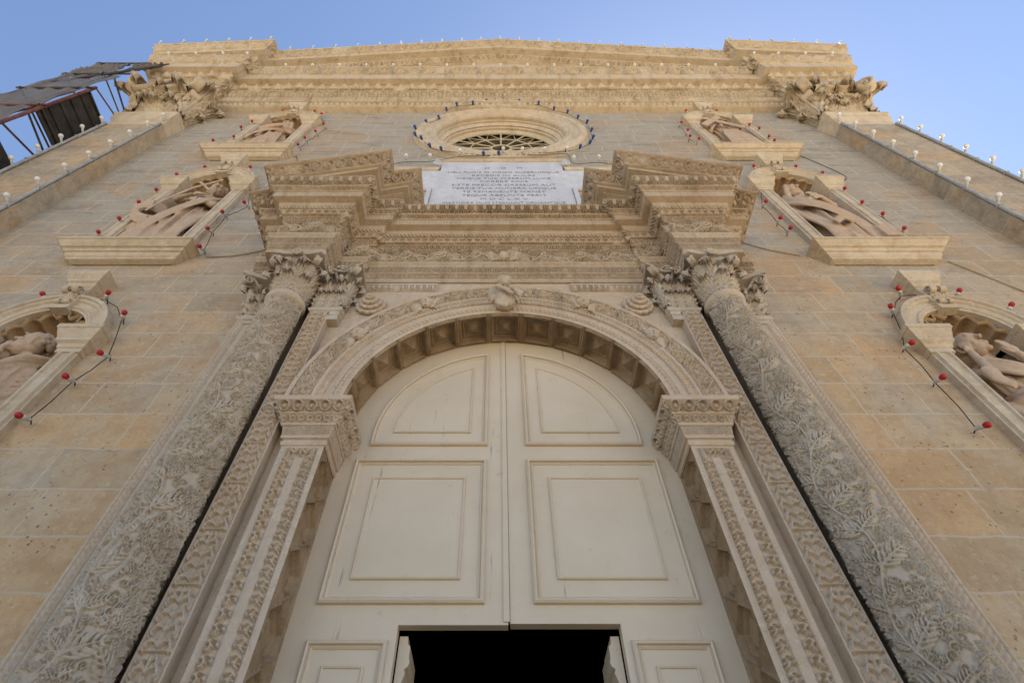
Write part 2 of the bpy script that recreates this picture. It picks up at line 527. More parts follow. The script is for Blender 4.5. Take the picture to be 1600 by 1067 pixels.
# candelabra strip tile (symmetric palmette)
REL_CAND = Relief(0.26, 0.47, 0.004)
def mk_cand():
    R = REL_CAND
    c = 0.1275
    R.stroke([(.0, .455), (.26, .455)], [.010], .8)
    for z, q in ((.01, 1.0), (.115, .9), (.21, 1.0), (.315, .9), (.385, .5)):
        R.stroke([(c, z), (c, z + .09 * q)], [.008, .014, .006], 1)
        for sd in (-1, 1):
            for k, (L_, bend, wd) in enumerate(((.150, 3.5, .0075), (.115, 2.9, .0075), (.080, 2.2, .0075))):
                t = np.linspace(0, 1, 22)
                a = pi / 2 - sd * (.42 - .06 * k) - sd * t ** 1.2 * bend
                st = L_ * q / 21
                px = c + sd * .007 + np.cumsum(np.cos(a)) * st; py = z + .012 * k + np.cumsum(np.sin(a)) * st
                R.stroke(np.stack([px, py], 1), [wd * .7, wd, wd * 1.25], [.75, 1.0])
            R.stroke([(c + sd * .088, z + .062), (c + sd * .100, z + .09)], [.010, .006], .8)
mk_cand()
REL_CAND.undercut(.008, .5)

# jamb border (C scrolls), tile 0.10 x 0.095
REL_CURL = Relief(0.10, 0.105, 0.0035)
REL_CURL.spiral(.02, .02, .2, .036, 1.0, 1, r=.011, rose=False)
REL_CURL.stroke([(.055, .05)], [.015], 1)
REL_CURL.stroke([(.01, .085), (.05, .10), (.09, .085)], [.011, .007], .8)

REL_CURL.undercut(.007, .5)
# frieze / archivolt rinceau, tile 1.0 x 0.45
def rinceau(W, H, seed):
    random.seed(seed)
    R = Relief(W, H, 0.0065, True, False)
    n = 4
    x = np.linspace(0, W, 120)
    R.stroke(np.stack([x, H / 2 + .30 * H * np.sin(2 * pi * x / (W / 2))], 1), [H * .045], .9)
    for k in range(n):
        xc = W * (k + .5) / n
        sd = 1 if k % 2 else -1
        R.spiral(xc - H * .3, H / 2, sd * .9, H * .26, 1.3, -sd, r=H * .05)
        for j in range(5):
            a = random.uniform(0, 2 * pi)
            R.leaf(xc + H * .12 * cos(a), H / 2 + H * .12 * sin(a), a, H * .42, random.uniform(-1, 1), 4, .45, .95)
    for i in range(400):
        xx, yy = random.uniform(0, W), random.uniform(.05 * H, .95 * H)
        if R.mean_at(xx, yy) < .05:
            R.leaf(xx, yy, random.uniform(0, 6.28), H * .22, random.uniform(-1, 1), 3, .45, .8)
    R.undercut(.018, .9)
    return R
REL_FRZ = rinceau(1.1, 0.45, 3)
REL_ARC = rinceau(0.9, 0.25, 5)
random.seed(11)

# ornament functions: s = metres along, t = 0..1 across, w = band width -> 0..1
def o_egg(s, t, w, p=None):
    p = p or w * 0.95
    u = ((s / p + 0.5) % 1) - 0.5
    x = u * p / w; y = (t - 0.56)
    ra = 0.27 * p / w
    d = np.sqrt((x / ra) ** 2 + (y / 0.40) ** 2)
    h = np.sqrt(np.clip(1 - d ** 2, 0, 1)) * 0.95
    ring = np.exp(-((d - 1.42) / 0.17) ** 2) * 0.75 * (t < .93)
    dart = np.clip(1 - np.abs(np.abs(u) - .5) / (.09 * (1.15 - t)), 0, 1) * .8
    return np.maximum(np.maximum(h, ring), dart) * np.clip(np.minimum(t, 1 - t) / .06, 0, 1)
def o_oval(s, t, w, p=None):
    """open ovals with a small inner leaf, as on the big cyma"""
    p = p or w * 1.05
    u = ((s / p + 0.5) % 1) - 0.5
    d = np.sqrt((u / .36) ** 2 + ((t - .5) / .42) ** 2)
    ring = np.exp(-((d - 1.0) / 0.13) ** 2)
    inner = np.clip(1 - (np.sqrt((u / .15) ** 2 + ((t - .45) / .27) ** 2)) ** 2, 0, 1) * .8
    dart = np.clip(1 - np.abs(np.abs(u) - .5) / .06, 0, 1) * .6
    return np.maximum(np.maximum(ring, inner), dart) * np.clip(np.minimum(t, 1 - t) / .05, 0, 1)
def o_leaf(s, t, w, p=None):
    p = p or w * 1.25
    u = ((s / p + 0.5) % 1) - 0.5
    q = (1 - t) ** .7 * .48 + .02
    inside = np.clip((q - np.abs(u)) / .10, 0, 1)
    rib = np.exp(-(u / .04) ** 2) * .35
    edge = np.exp(-((np.abs(u) - q + .06) / .05) ** 2) * .4
    return (inside * .6 + (edge + rib) * inside) * np.clip(np.minimum(t, 1 - t) / .06, 0, 1)
def o_water(s, t, w, p=None):
    p = p or w * 1.3
    u = ((s / p + 0.5) % 1) - 0.5
    q = .46 * np.sqrt(np.clip(t, 0, 1))
    band = np.exp(-((np.abs(u) - q) / .065) ** 2)
    drop = np.clip(1 - ((u / .13) ** 2 + ((t - .72) / .22) ** 2), 0, 1)
    return np.maximum(band, drop) * np.clip(np.minimum(t, 1 - t) / .07, 0, 1)
def o_arch(s, t, w, p=None):
    p = p or w * .75
    u = ((s / p + 0.5) % 1) - 0.5
    d = np.sqrt((u / .42) ** 2 + (np.clip(t - .45, 0, 1) / .48) ** 2)
    a = np.exp(-((d - 1) / .16) ** 2)
    c = np.exp(-(u / .1) ** 2) * (t < .75) * .7
    return np.maximum(a, c) * np.clip(np.minimum(t, 1 - t) / .08, 0, 1)
def o_bead(s, t, w, p=None):
    p = p or w * 1.5
    u = ((s / p + 0.5) % 1) - 0.5
    d = (u * p / w / .48) ** 2 + ((t - .5) / .48) ** 2
    reel = np.exp(-((np.abs(u) - .45) / .07) ** 2) * np.clip(1 - np.abs(t - .5) * 2.6, 0, 1) * .8
    return np.maximum(np.sqrt(np.clip(1 - d, 0, 1)), reel)
def o_rope(s, t, w, p=None):
    p = p or w * .9
    return np.abs(np.sin(pi * (s / p + t * .9))) ** .6 * np.sin(pi * np.clip(t, 0, 1)) ** .5
def o_dent(s, t, w, p=None):
    p = p or w * .8
    u = (s / p) % 1
    return np.clip((0.32 - np.abs(u - .5)) / .05, 0, 1) * np.clip(np.minimum(t, 1 - t) / .06, 0, 1)
def o_flute(s, t, w, p=None):
    p = p or w * .3
    return (1 - np.abs(np.sin(pi * s / p)) ** .7) * .9 * np.clip(np.minimum(t, 1 - t) / .1, 0, 1)
def o_rel(R, flip=False):
    def f(s, t, w, p=None):
        tt = t * R.H
        return R.at(s * (R.H / w), tt) * np.clip(np.minimum(t, 1 - t) / .04, 0, 1)
    return f
ORN = dict(egg=o_egg, oval=o_oval, leaf=o_leaf, water=o_water, arch=o_arch, bead=o_bead, rope=o_rope, dent=o_dent,
           flute=o_flute, frz=o_rel(REL_FRZ), arc=o_rel(REL_ARC))

def wear(P, amp):
    """slight unevenness of old carved stone"""
    x, y, z = P[..., 0], P[..., 1], P[..., 2]
    return amp * (np.sin(x * 3.1 + z * 1.7) * np.sin(z * 4.3 - y * 2) + .6 * np.sin(x * 11.3 + 2 * y) * np.sin(z * 9.1 + x))

def sweep(mb, path, prof, ds=0.012, fz=None, res=0.01, open_ends=True):
    """prof: list of (o, z, orn, amp, pitch) - orn belongs to the band that ENDS at this point"""
    path = [np.array(p, float) for p in path]
    n = len(path)
    dirs = [(path[i + 1] - path[i]) / np.linalg.norm(path[i + 1] - path[i]) for i in range(n - 1)]
    nor = [np.array([d[1], -d[0]]) for d in dirs]
    mit = []
    for i in range(n):
        if i == 0: mit.append(nor[0])
        elif i == n - 1: mit.append(nor[-1])
        else:
            a, b = nor[i - 1], nor[i]
            mit.append((a + b) / (1 + a @ b))
    pr = [(p + (None,) * 5)[:5] for p in prof]
    for i in range(n - 1):
        d = dirs[i]; mid = (path[i] + path[i + 1]) / 2
        for j in range(1, len(pr)):
            o0, z0 = pr[j - 1][:2]; o1, z1, orn, amp, pitch = pr[j]
            w = sqrt((o1 - o0) ** 2 + (z1 - z0) ** 2)
            if w < 1e-6: continue
            L = np.linalg.norm(path[i + 1] - path[i]) + o1 * 0
            if orn:
                nt = max(3, int(w / res)); ns = max(2, int(L / ds))
            else:
                nt, ns = 1, 1
            t = np.linspace(0, 1, nt + 1); a = np.linspace(0, 1, ns + 1)
            oo = o0 + (o1 - o0) * t; zz = z0 + (z1 - z0) * t
            A = path[i][None] + oo[:, None] * mit[i][None]; B = path[i + 1][None] + oo[:, None] * mit[i + 1][None]
            XY = A[None] * (1 - a[:, None, None]) + B[None] * a[:, None, None]
            P = np.concatenate([XY, np.broadcast_to(zz[None, :, None], (ns + 1, nt + 1, 1))], -1)
            if orn:
                s = (XY - mid) @ d
                H = ORN[orn](s, np.broadcast_to(t[None], s.shape), w, pitch)
                q_ = np.clip(H / .8, 0, 1); q_ = q_ * q_ * (3 - 2 * q_) + np.minimum(H, 0) * .6
                cell = np.floor(s / ((pitch or w) * 1.0) + .5)
                hsh = np.abs(np.sin(cell * 12.9898 + j * 4.1 + i * 7.7) * 43758.5453) % 1
                q_ = q_ * np.where(hsh < .05, .45, .82 + .25 * hsh) * (.9 + .12 * np.sin(s * 2.7 + j))
                H = (q_ * 1.25 - .35 * np.clip(np.minimum(t, 1 - t) / .12, 0, 1)[None]) * amp
                dist = np.minimum(s - s[0][None], s[-1][None] - s)
                H = H * np.clip(dist / .012, 0, 1)
                H = H + wear(P, amp * .10) * np.clip(dist / .02, 0, 1)
                do, dz = (o1 - o0) / w, (z1 - z0) / w
                nn = np.array([nor[i][0] * dz, nor[i][1] * dz, -do])
                P = P + H[..., None] * nn
            if fz is not None:
                P = P.copy(); P[..., 2] += fz(P[..., 0])
            mb.grid(P, smooth=bool(orn))

def arc_sweep(mb, c, prof, a0, a1, ds=0.012, res=0.01, sy=1.0):
    """rings about (cx, cz) in the facade plane; prof (r, y, orn, amp, pitch)"""
    pr = [(p + (None,) * 5)[:5] for p in prof]
    for j in range(1, len(pr)):
        r0, y0 = pr[j - 1][:2]; r1, y1, orn, amp, pitch = pr[j]
        w = sqrt((r1 - r0) ** 2 + (y1 - y0) ** 2)
        if w < 1e-6: continue
        rm = (r0 + r1) / 2
        L = rm * (a1 - a0)
        nt = max(3, int(w / res)) if orn else 1
        ns = max(48, int(L / ds)) if orn else 96
        t = np.linspace(0, 1, nt + 1); a = np.linspace(a0, a1, ns + 1)
        rr = r0 + (r1 - r0) * t; yy = y0 + (y1 - y0) * t
        RR = np.broadcast_to(rr[None], (ns + 1, nt + 1)).copy(); YY = np.broadcast_to(yy[None], RR.shape).copy()
        if orn:
            s = (a - (a0 + a1) / 2)[:, None] * rm + 0 * RR
            if pitch: pitch = L / round(L / pitch)
            H = ORN[orn](s, np.broadcast_to(t[None], s.shape), w, pitch) * amp
            dr, dy = (r1 - r0) / w, (y1 - y0) / w
            RR += H * dy; YY -= H * dr
        P = np.stack([c[0] + RR * np.cos(a)[:, None], YY, c[1] + RR * np.sin(a)[:, None] * sy], -1)
        mb.grid(P, smooth=True)

def facefield(mb, origin, ex, ez, en, W, H, fun, res):
    """height field on a flat rectangle: origin + u*ex + v*ez, raised along en by fun(u,v)"""
    nu, nv = max(2, int(W / res)), max(2, int(H / res))
    u, v = np.meshgrid(np.linspace(0, W, nu + 1), np.linspace(0, H, nv + 1), indexing='ij')
    h = fun(u, v)
    P = np.array(origin) + u[..., None] * np.array(ex) + v[..., None] * np.array(ez) + h[..., None] * np.array(en)
    mb.grid(P, smooth=True)

# acanthus leaf and volute in the round ------------------------------------
def acanthus(mb, base, out, h, w, proj, th=0.018, nv=30, nu=18, lobes=5, tilt=0.0):
    """base = foot centre, out = unit outward (x,y), proj = how far the tip leans out"""
    out = np.array([out[0], out[1], 0.0]); side = np.array([-out[1], out[0], 0.0]); up = np.array([0, 0, 1.0])
    t = np.linspace(0, 1, nv); c = np.linspace(-1, 1, nu)
    rc = h * 0.13
    zc = []; oc = []
    for q in t:
        if q < .72:
            k = q / .72
            zc.append(k * (h - rc)); oc.append(proj * .45 * k ** 2)
        else:
            a = (q - .72) / .28 * radians(215)
            zc.append(h - rc + rc * sin(a)); oc.append(proj * .45 + (proj * .55) * .5 * (1 - cos(a)))
    zc = np.array(zc); oc = np.array(oc)
    wid = w / 2 * (0.76 + 0.42 * np.sin(pi * np.clip(t * 1.15, 0, 1)))
    fr0 = (t * lobes) % 1
    lob = 1 - 0.58 * np.clip(1 - np.abs(fr0 - .92) / .22, 0, 1) - .12 * (1 - fr0)
    wid = wid * lob * np.clip((1.06 - t) / .22, .15, 1)
    C, T = np.meshgrid(c, t)
    W_ = wid[:, None] * C
    aC = np.abs(C)
    rib = 0.055 * h * np.cos(2 * pi * (T * lobes * 1.0 - aC * 1.6)) * aC ** .7 - .10 * h * C ** 2 * (.4 + T * .6) + .035 * h * np.exp(-(C / .10) ** 2)
    rib += .02 * h * np.cos(aC * pi * 6)
    P = np.array(base)[None, None] + W_[..., None] * side + (zc[:, None] + 0 * C - .06 * h * np.abs(C) * T)[..., None] * up + (oc[:, None] + rib)[..., None] * out
    Q = P - out * th
    mb.grid(P, True); mb.grid(Q, True)
    for sl in ((slice(None), 0), (slice(None), -1)):
        mb.grid(np.stack([P[sl], Q[sl]], 1), False)
    mb.grid(np.stack([P[-1], Q[-1]], 1), False)

def volute(mb, c, d, R, wid, turns=1.6, flip=1, stem=0.0):
    """spiral ribbon in the vertical plane through direction d (x,y), centre c"""
    d = np.array([d[0], d[1], 0.0]); side = np.array([-d[1], d[0], 0.0]); up = np.array([0, 0, 1.0])
    t = np.linspace(0, 1, 44)
    th = pi / 2 + 0.5 - t * turns * 2 * pi * flip
    rr = R * (1 - .8 * t)
    ctr = np.array(c)[None] + (rr * np.cos(th))[:, None] * d + (rr * np.sin(th))[:, None] * up
    if stem:
        k = np.linspace(1, 0, 10)[:-1]
        st = ctr[0][None] - d[None] * (stem * k)[:, None] - up[None] * (stem * 1.1 * k ** 1.3)[:, None]
        ctr = np.vstack([st, ctr]); rr = np.concatenate([np.full(9, R), rr])
    tk = .16 * R + .10 * rr
    tan = np.gradient(ctr, axis=0); tan /= np.linalg.norm(tan, axis=1)[:, None]
    nrm = np.cross(tan, side)
    secs = []
    for sx, sn in ((-.5, 0), (-.5, 1), (-.3, 1.25), (0, .8), (.3, 1.25), (.5, 1), (.5, 0)):
        secs.append(ctr + side * (sx * wid) + nrm * ((sn - .5) * tk)[:, None])
    mb.grid(np.stack(secs, 1), True, cv=True)
    mb.ell(c, (R * .22, R * .22, R * .22), 7)

def blob_leafage(mb, c, r, n, s0, s1, up=0.3):
    for i in range(n):
        a = random.uniform(0, 2 * pi); e = random.uniform(-.5, 1.0)
        p = (c[0] + r[0] * cos(a) * cos(e), c[1] - abs(r[1] * sin(a) * cos(e)), c[2] + r[2] * sin(e))
        s = random.uniform(s0, s1)
        mb.ell(p, (s, s * .8, s * .55), 5)

def remesh(mb, name, mat, parent, voxel, smooth=1):
    o = mb.build(name, mat)
    m = o.modifiers.new('r', 'REMESH'); m.mode = 'VOXEL'; m.voxel_size = voxel; m.use_smooth_shade = True
    if smooth:
        s = o.modifiers.new('s', 'SMOOTH'); s.iterations = smooth; s.factor = .5
    dg = bpy.context.evaluated_depsgraph_get()
    me = bpy.data.meshes.new_from_object(o.evaluated_get(dg))
    old = o.data
    o.modifiers.clear()
    o.data = me
    bpy.data.meshes.remove(old)
    me.name = name
    if not me.materials: me.materials.append(mat)
    me.polygons.foreach_set('use_smooth', [True] * len(me.polygons))
    if parent: o.parent = parent
    return o

# =================================================================== ground
g = MB()
g.grid(np.array([[[x, y, 0.0] for y in (-250, -80, -20, -6, 0, 20, 250)] for x in (-250, -60, -12, 12, 60, 250)]), False)
M_GROUND = stone('paving_limestone', (0.56, 0.44, 0.285), (0.62, 0.50, 0.335), (0.46, 0.34, 0.21), grey=(0.4, 0.35, 0.28),
                 bump=0.2, pits=False)
tag(g.build('ground', M_GROUND), kind='structure')

church = thing('church', 'tall honey-coloured limestone church front with carved baroque portal, statue niches and an oval-looking round window', 'church')

NX = 6.38                               # niche axis
NICHES = [(4.35, 7.55), (9.98, 13.22), (15.35, 18.42)]       # (sill top, impost top)
NH = 0.60                               # half opening
def arch_loop(cx, hw, z0, zs, n=24):
    return [(cx - hw, z0)] + [(cx + hw * cos(a), zs + hw * sin(a)) for a in np.linspace(pi, 0, n)] + [(cx + hw, z0)]
OC = (0.0, 17.32)                       # oculus centre
SPR, RA = 5.70, 1.74                    # portal arch

# ---- main wall
w_ = MB()
loops = [[(-11.0, 0), (-11.0, 20.3), (11.0, 20.3), (11.0, 0)],
         [(OC[0] + 1.86 * cos(a), OC[1] + 1.86 * sin(a)) for a in np.linspace(0, 2 * pi, 64, endpoint=False)],
         arch_loop(0, 2.3, 0.02, SPR, 32)]
loops[0] = [(-11.0, 0), (-2.3, 0)] + arch_loop(0, 2.3, 0.0, SPR, 32)[1:-1] + [(2.3, 0), (11.0, 0), (11.0, 20.3), (-11.0, 20.3)]
loops = [loops[0], loops[1]]
for sx in (-1, 1):
    for z0, zs in NICHES:
        loops.append(arch_loop(sx * NX, NH, z0, zs))
V, F = fill_poly(loops, lambda a, b: (a, 0.0, b))
w_.add(V, F)
# the body of the church behind, with a closed dark interior
w_.box(-11.0, -2.6, 1.2, 26, 0, 20.3); w_.box(2.6, 11.0, 1.2, 26, 0, 20.3)
w_.box(-2.6, 2.6, 8, 26, 0, 20.3); w_.box(-2.6, 2.6, 1.2, 8, 8.6, 14.6); w_.box(-2.6, 2.6, 3, 8, 14.6, 20.3)
for sx in (-1, 1):
    w_.box(min(sx * 11, sx * 10.6), max(sx * 11, sx * 10.6), .01, 1.2, 0, 20.29)
w_.box(-10.6, 10.6, .01, 26, 20.3, 27.0)
wall = w_.build('wall', M_WALL, church)

# ---- giant corner pilasters
for sx in (-1, 1):
    p = MB()
    x0, x1 = sorted((sx * 9.25, sx * 10.78))
    p.box(x0, x1, -.35, .0, 0, 17.0)
    pil = p.build('corner_pilaster', M_PIL, church)
    q = MB()
    path = [(x0, .3), (x0, -.35), (x1, -.35), (x1, .3)]
    sweep(q, path, [(0, 17.0), (.015, 17.25), (.05, 17.30), (.09, 17.42), (.10, 17.62), (.13, 17.66), (.15, 17.72), (.13, 17.80), (0, 17.82)])
    q.build('astragal', M_TRIM, pil)
    # corner capital
    c = MB()
    c.box(x0 + .06, x1 - .06 + (0.2 if sx > 0 else 0), -.30, .1, 17.8, 19.5)
    for k in range(5):
        xx = x0 + (x1 - x0) * (k + .5) / 5
        acanthus(c, (xx + random.uniform(-.06, .06), -.32, 17.8), (random.uniform(-.15, .15), -1), random.uniform(.70, .98), random.uniform(.38, .52), random.uniform(.35, .65), th=.04)
    for k in range(4):
        xx = x0 + (x1 - x0) * (k + .5) / 4
        acanthus(c, (xx + random.uniform(-.08, .08), -.30, 18.0), (random.uniform(-.2, .2), -1), random.uniform(1.12, 1.42), random.uniform(.45, .62), random.uniform(.65, 1.05), th=.04)
    for s2, xe in ((-1, x0), (1, x1)):
        for yy, hh in ((-.18, .78), (.02, .8)):
            acanthus(c, (xe + s2 * .0, yy, 17.8), (s2, 0), hh, .34, .45, th=.04)
        acanthus(c, (xe, -.1, 18.0), (s2, 0), 1.25, .50, .75, th=.04)
        dd = np.array([s2 * .75, -.66]); dd /= np.linalg.norm(dd)
        volute(c, (xe + s2 * .16, -.86, 19.2), dd, .27, .30, stem=.85)
        volute(c, (xe + s2 * .1, -.62, 18.9), dd, .16, .34)
        acanthus(c, (xe + s2 * .05, -.42, 18.0), tuple(dd), 1.30, .55, .85, th=.04)
    for s2 in (-1, 1):
        volute(c, ((x0 + x1) / 2 + s2 * .22, -.82, 19.15), (s2 * -1, 0.05), .20, .24, stem=.5)
    for k in range(46):
        xx = random.uniform(x0 - .1, x1 + .1); z_ = random.uniform(18.5, 19.3)
        if k % 3: acanthus(c, (xx, -.30 - (z_ - 18.2) * .42, z_ - .15), (random.uniform(-.7, .7), -.8), random.uniform(.25, .42), .24, random.uniform(.1, .25), th=.03, nv=14, nu=9, lobes=3)
        else: volute(c, (xx, -.42 - (z_ - 18.2) * .42, z_), (random.choice((-1, 1)) * .8, -.6), random.uniform(.06, .11), .10)
    # concave abacus with a crowning flower
    xm = (x0 + x1) / 2
    ab = []
    for t in np.linspace(-1, 1, 13):
        ab.append((xm + t * 1.05, -.70 - .34 * t ** 4))
    ab = [(xm - .95, .3)] + [(xm - 1.12, -.92)] + ab + [(xm + 1.12, -.92), (xm + .95, .3)]
    ab = [ab[0], ab[1]] + ab[3:-3] + [ab[-2], ab[-1]]
    c.prism(ab, 19.48, 19.58, 'xy'); c.prism([(xm + (a - xm) * .95, b + .05) for a, b in ab], 19.40, 19.48, 'xy')
    c.prism([(xm + (a - xm) * 1.02, b - .02) for a, b in ab], 19.58, 19.70, 'xy')
    blob_leafage(c, (xm, -.80, 19.42), (.24, .16, .24), 34, .05, .1)
    for k in range(9):
        xx = x0 + (x1 - x0) * (k + .5) / 9
        volute(c, (xx, -.66, 18.95), (random.choice((-1, 1)), -.2), .10, .10)
    c.build('capital', M_TOP, pil)

# ---- great entablature (one carved band along the whole front)
PATH_TOP = [(-10.62, 6.0), (-10.62, -.35), (-9.25, -.35), (-9.25, 0), (9.25, 0), (9.25, -.35), (10.62, -.35), (10.62, 6.0)]
e = MB()
sweep(e, PATH_TOP, [(0, 19.66), (.16, 19.70), (.20, 19.72), (.20, 19.76), (.215, 19.90, 'dent', .055, .17), (.30, 19.92), (.31, 19.96),
                    (.33, 20.20, 'flute', .06, .13), (.37, 20.21), (.45, 20.42, 'arch', .09, .26), (.49, 20.42), (.50, 20.46),
                    (.64, 20.66, 'leaf', .11, .36), (.64, 20.70), (.80, 20.70), (.80, 20.76), (.82, 21.12), (.85, 21.14),
                    (.97, 21.58, 'oval', .09, .48), (.985, 21.58), (.99, 21.68), (-.05, 21.72)], ds=.026, res=.022)
ent = e.build('entablature', M_TOP, church)

# ---- raking cornices and tympanum of the crowning gable
e = MB()
PATH_R = [(-10.62, 6.0), (-10.62, -.35), (-9.25, -.35), (-9.25, 0), (0, 0), (9.25, 0), (9.25, -.35), (10.62, -.35), (10.62, 6.0)]
fr = lambda x: np.where(np.abs(x) < 8.1, 26.5 - .36 * np.abs(x), 23.58 - .30 * (np.abs(x) - 8.1))
sweep(e, PATH_R, [(.46, -.98), (.60, -.95), (.74, -.72, 'water', .10, .36), (.76, -.70), (.76, -.64), (.98, -.64),
                  (1.0, -.46), (1.03, -.44), (1.16, -.06, 'oval', .08, .48), (1.18, -.06), (1.20, .0), (-.3, .05)], ds=.03, res=.026, fz=fr)
e.prism([(-9.2, 21.3), (9.2, 21.3), (9.2, 22.0), (0, 25.6), (-9.2, 22.0)], -.46, .3)
for sx in (-1, 1):
    x0, x1 = sorted((sx * 9.2, sx * 10.6)); e.box(x0, x1, -.80, .5, 21.3, 22.2)
e.build('gable', M_TOP, church)

# ---- round window
o_ = MB()
arc_sweep(o_, OC, [(1.80, .30), (1.80, -.02), (1.84, -.08), (1.88, -.085), (1.93, -.13), (2.00, -.12), (2.04, -.09), (2.16, -.10), (2.20, -.15),
                   (2.38, -.13, 'leaf', .03, .14), (2.40, -.12), (2.42, -.04), (2.44, 0)], 0, 2 * pi, ds=.03, res=.02)
arc_sweep(o_, OC, [(1.80, .07), (1.74, .08), (1.74, .13), (1.66, .16), (1.62, .19), (1.64, .22), (1.58, .25), (1.58, .32), (1.50, .34), (1.47, .36), (1.50, .42)], 0, 2 * pi)
oc = o_.build('round_window', M_TRIM, church)
gl = MB()
gl.add([(1.6 * cos(a), .46, OC[1] + 1.6 * sin(a)) for a in np.linspace(0, 2 * pi, 48, endpoint=False)], [tuple(range(48))])
gl.build('glass', M_GLASS, oc)
tr = MB()
def ring(mb, r, y, rad, n=64):
    pts = [(OC[0] + r * cos(a), y, OC[1] + r * sin(a)) for a in np.linspace(0, 2 * pi, n + 1)]
    mb.tube(pts, rad, 6, caps=False)
ring(tr, 1.49, .40, .045); ring(tr, .28, .40, .03); ring(tr, .88, .40, .018)
for k in range(12):
    a = pi / 2 + k * pi / 6
    tr.tube([(r * cos(a), .40, OC[1] + r * sin(a)) for r in (.28, 1.5)], .028 if k % 3 == 0 else .022, 6)
for k in range(12):
    a = pi / 2 + (k + .5) * pi / 6
    b0, b1 = a - pi / 12, a + pi / 12
    tr.tube([(.50 * cos(b0) + .38 * cos(b0), .40, OC[1] + .88 * sin(b0)), (1.46 * cos(a), .40, OC[1] + 1.46 * sin(a)), (.88 * cos(b1), .40, OC[1] + .88 * sin(b1))], .014, 5)
tr.build('tracery', M_TRAC, oc)

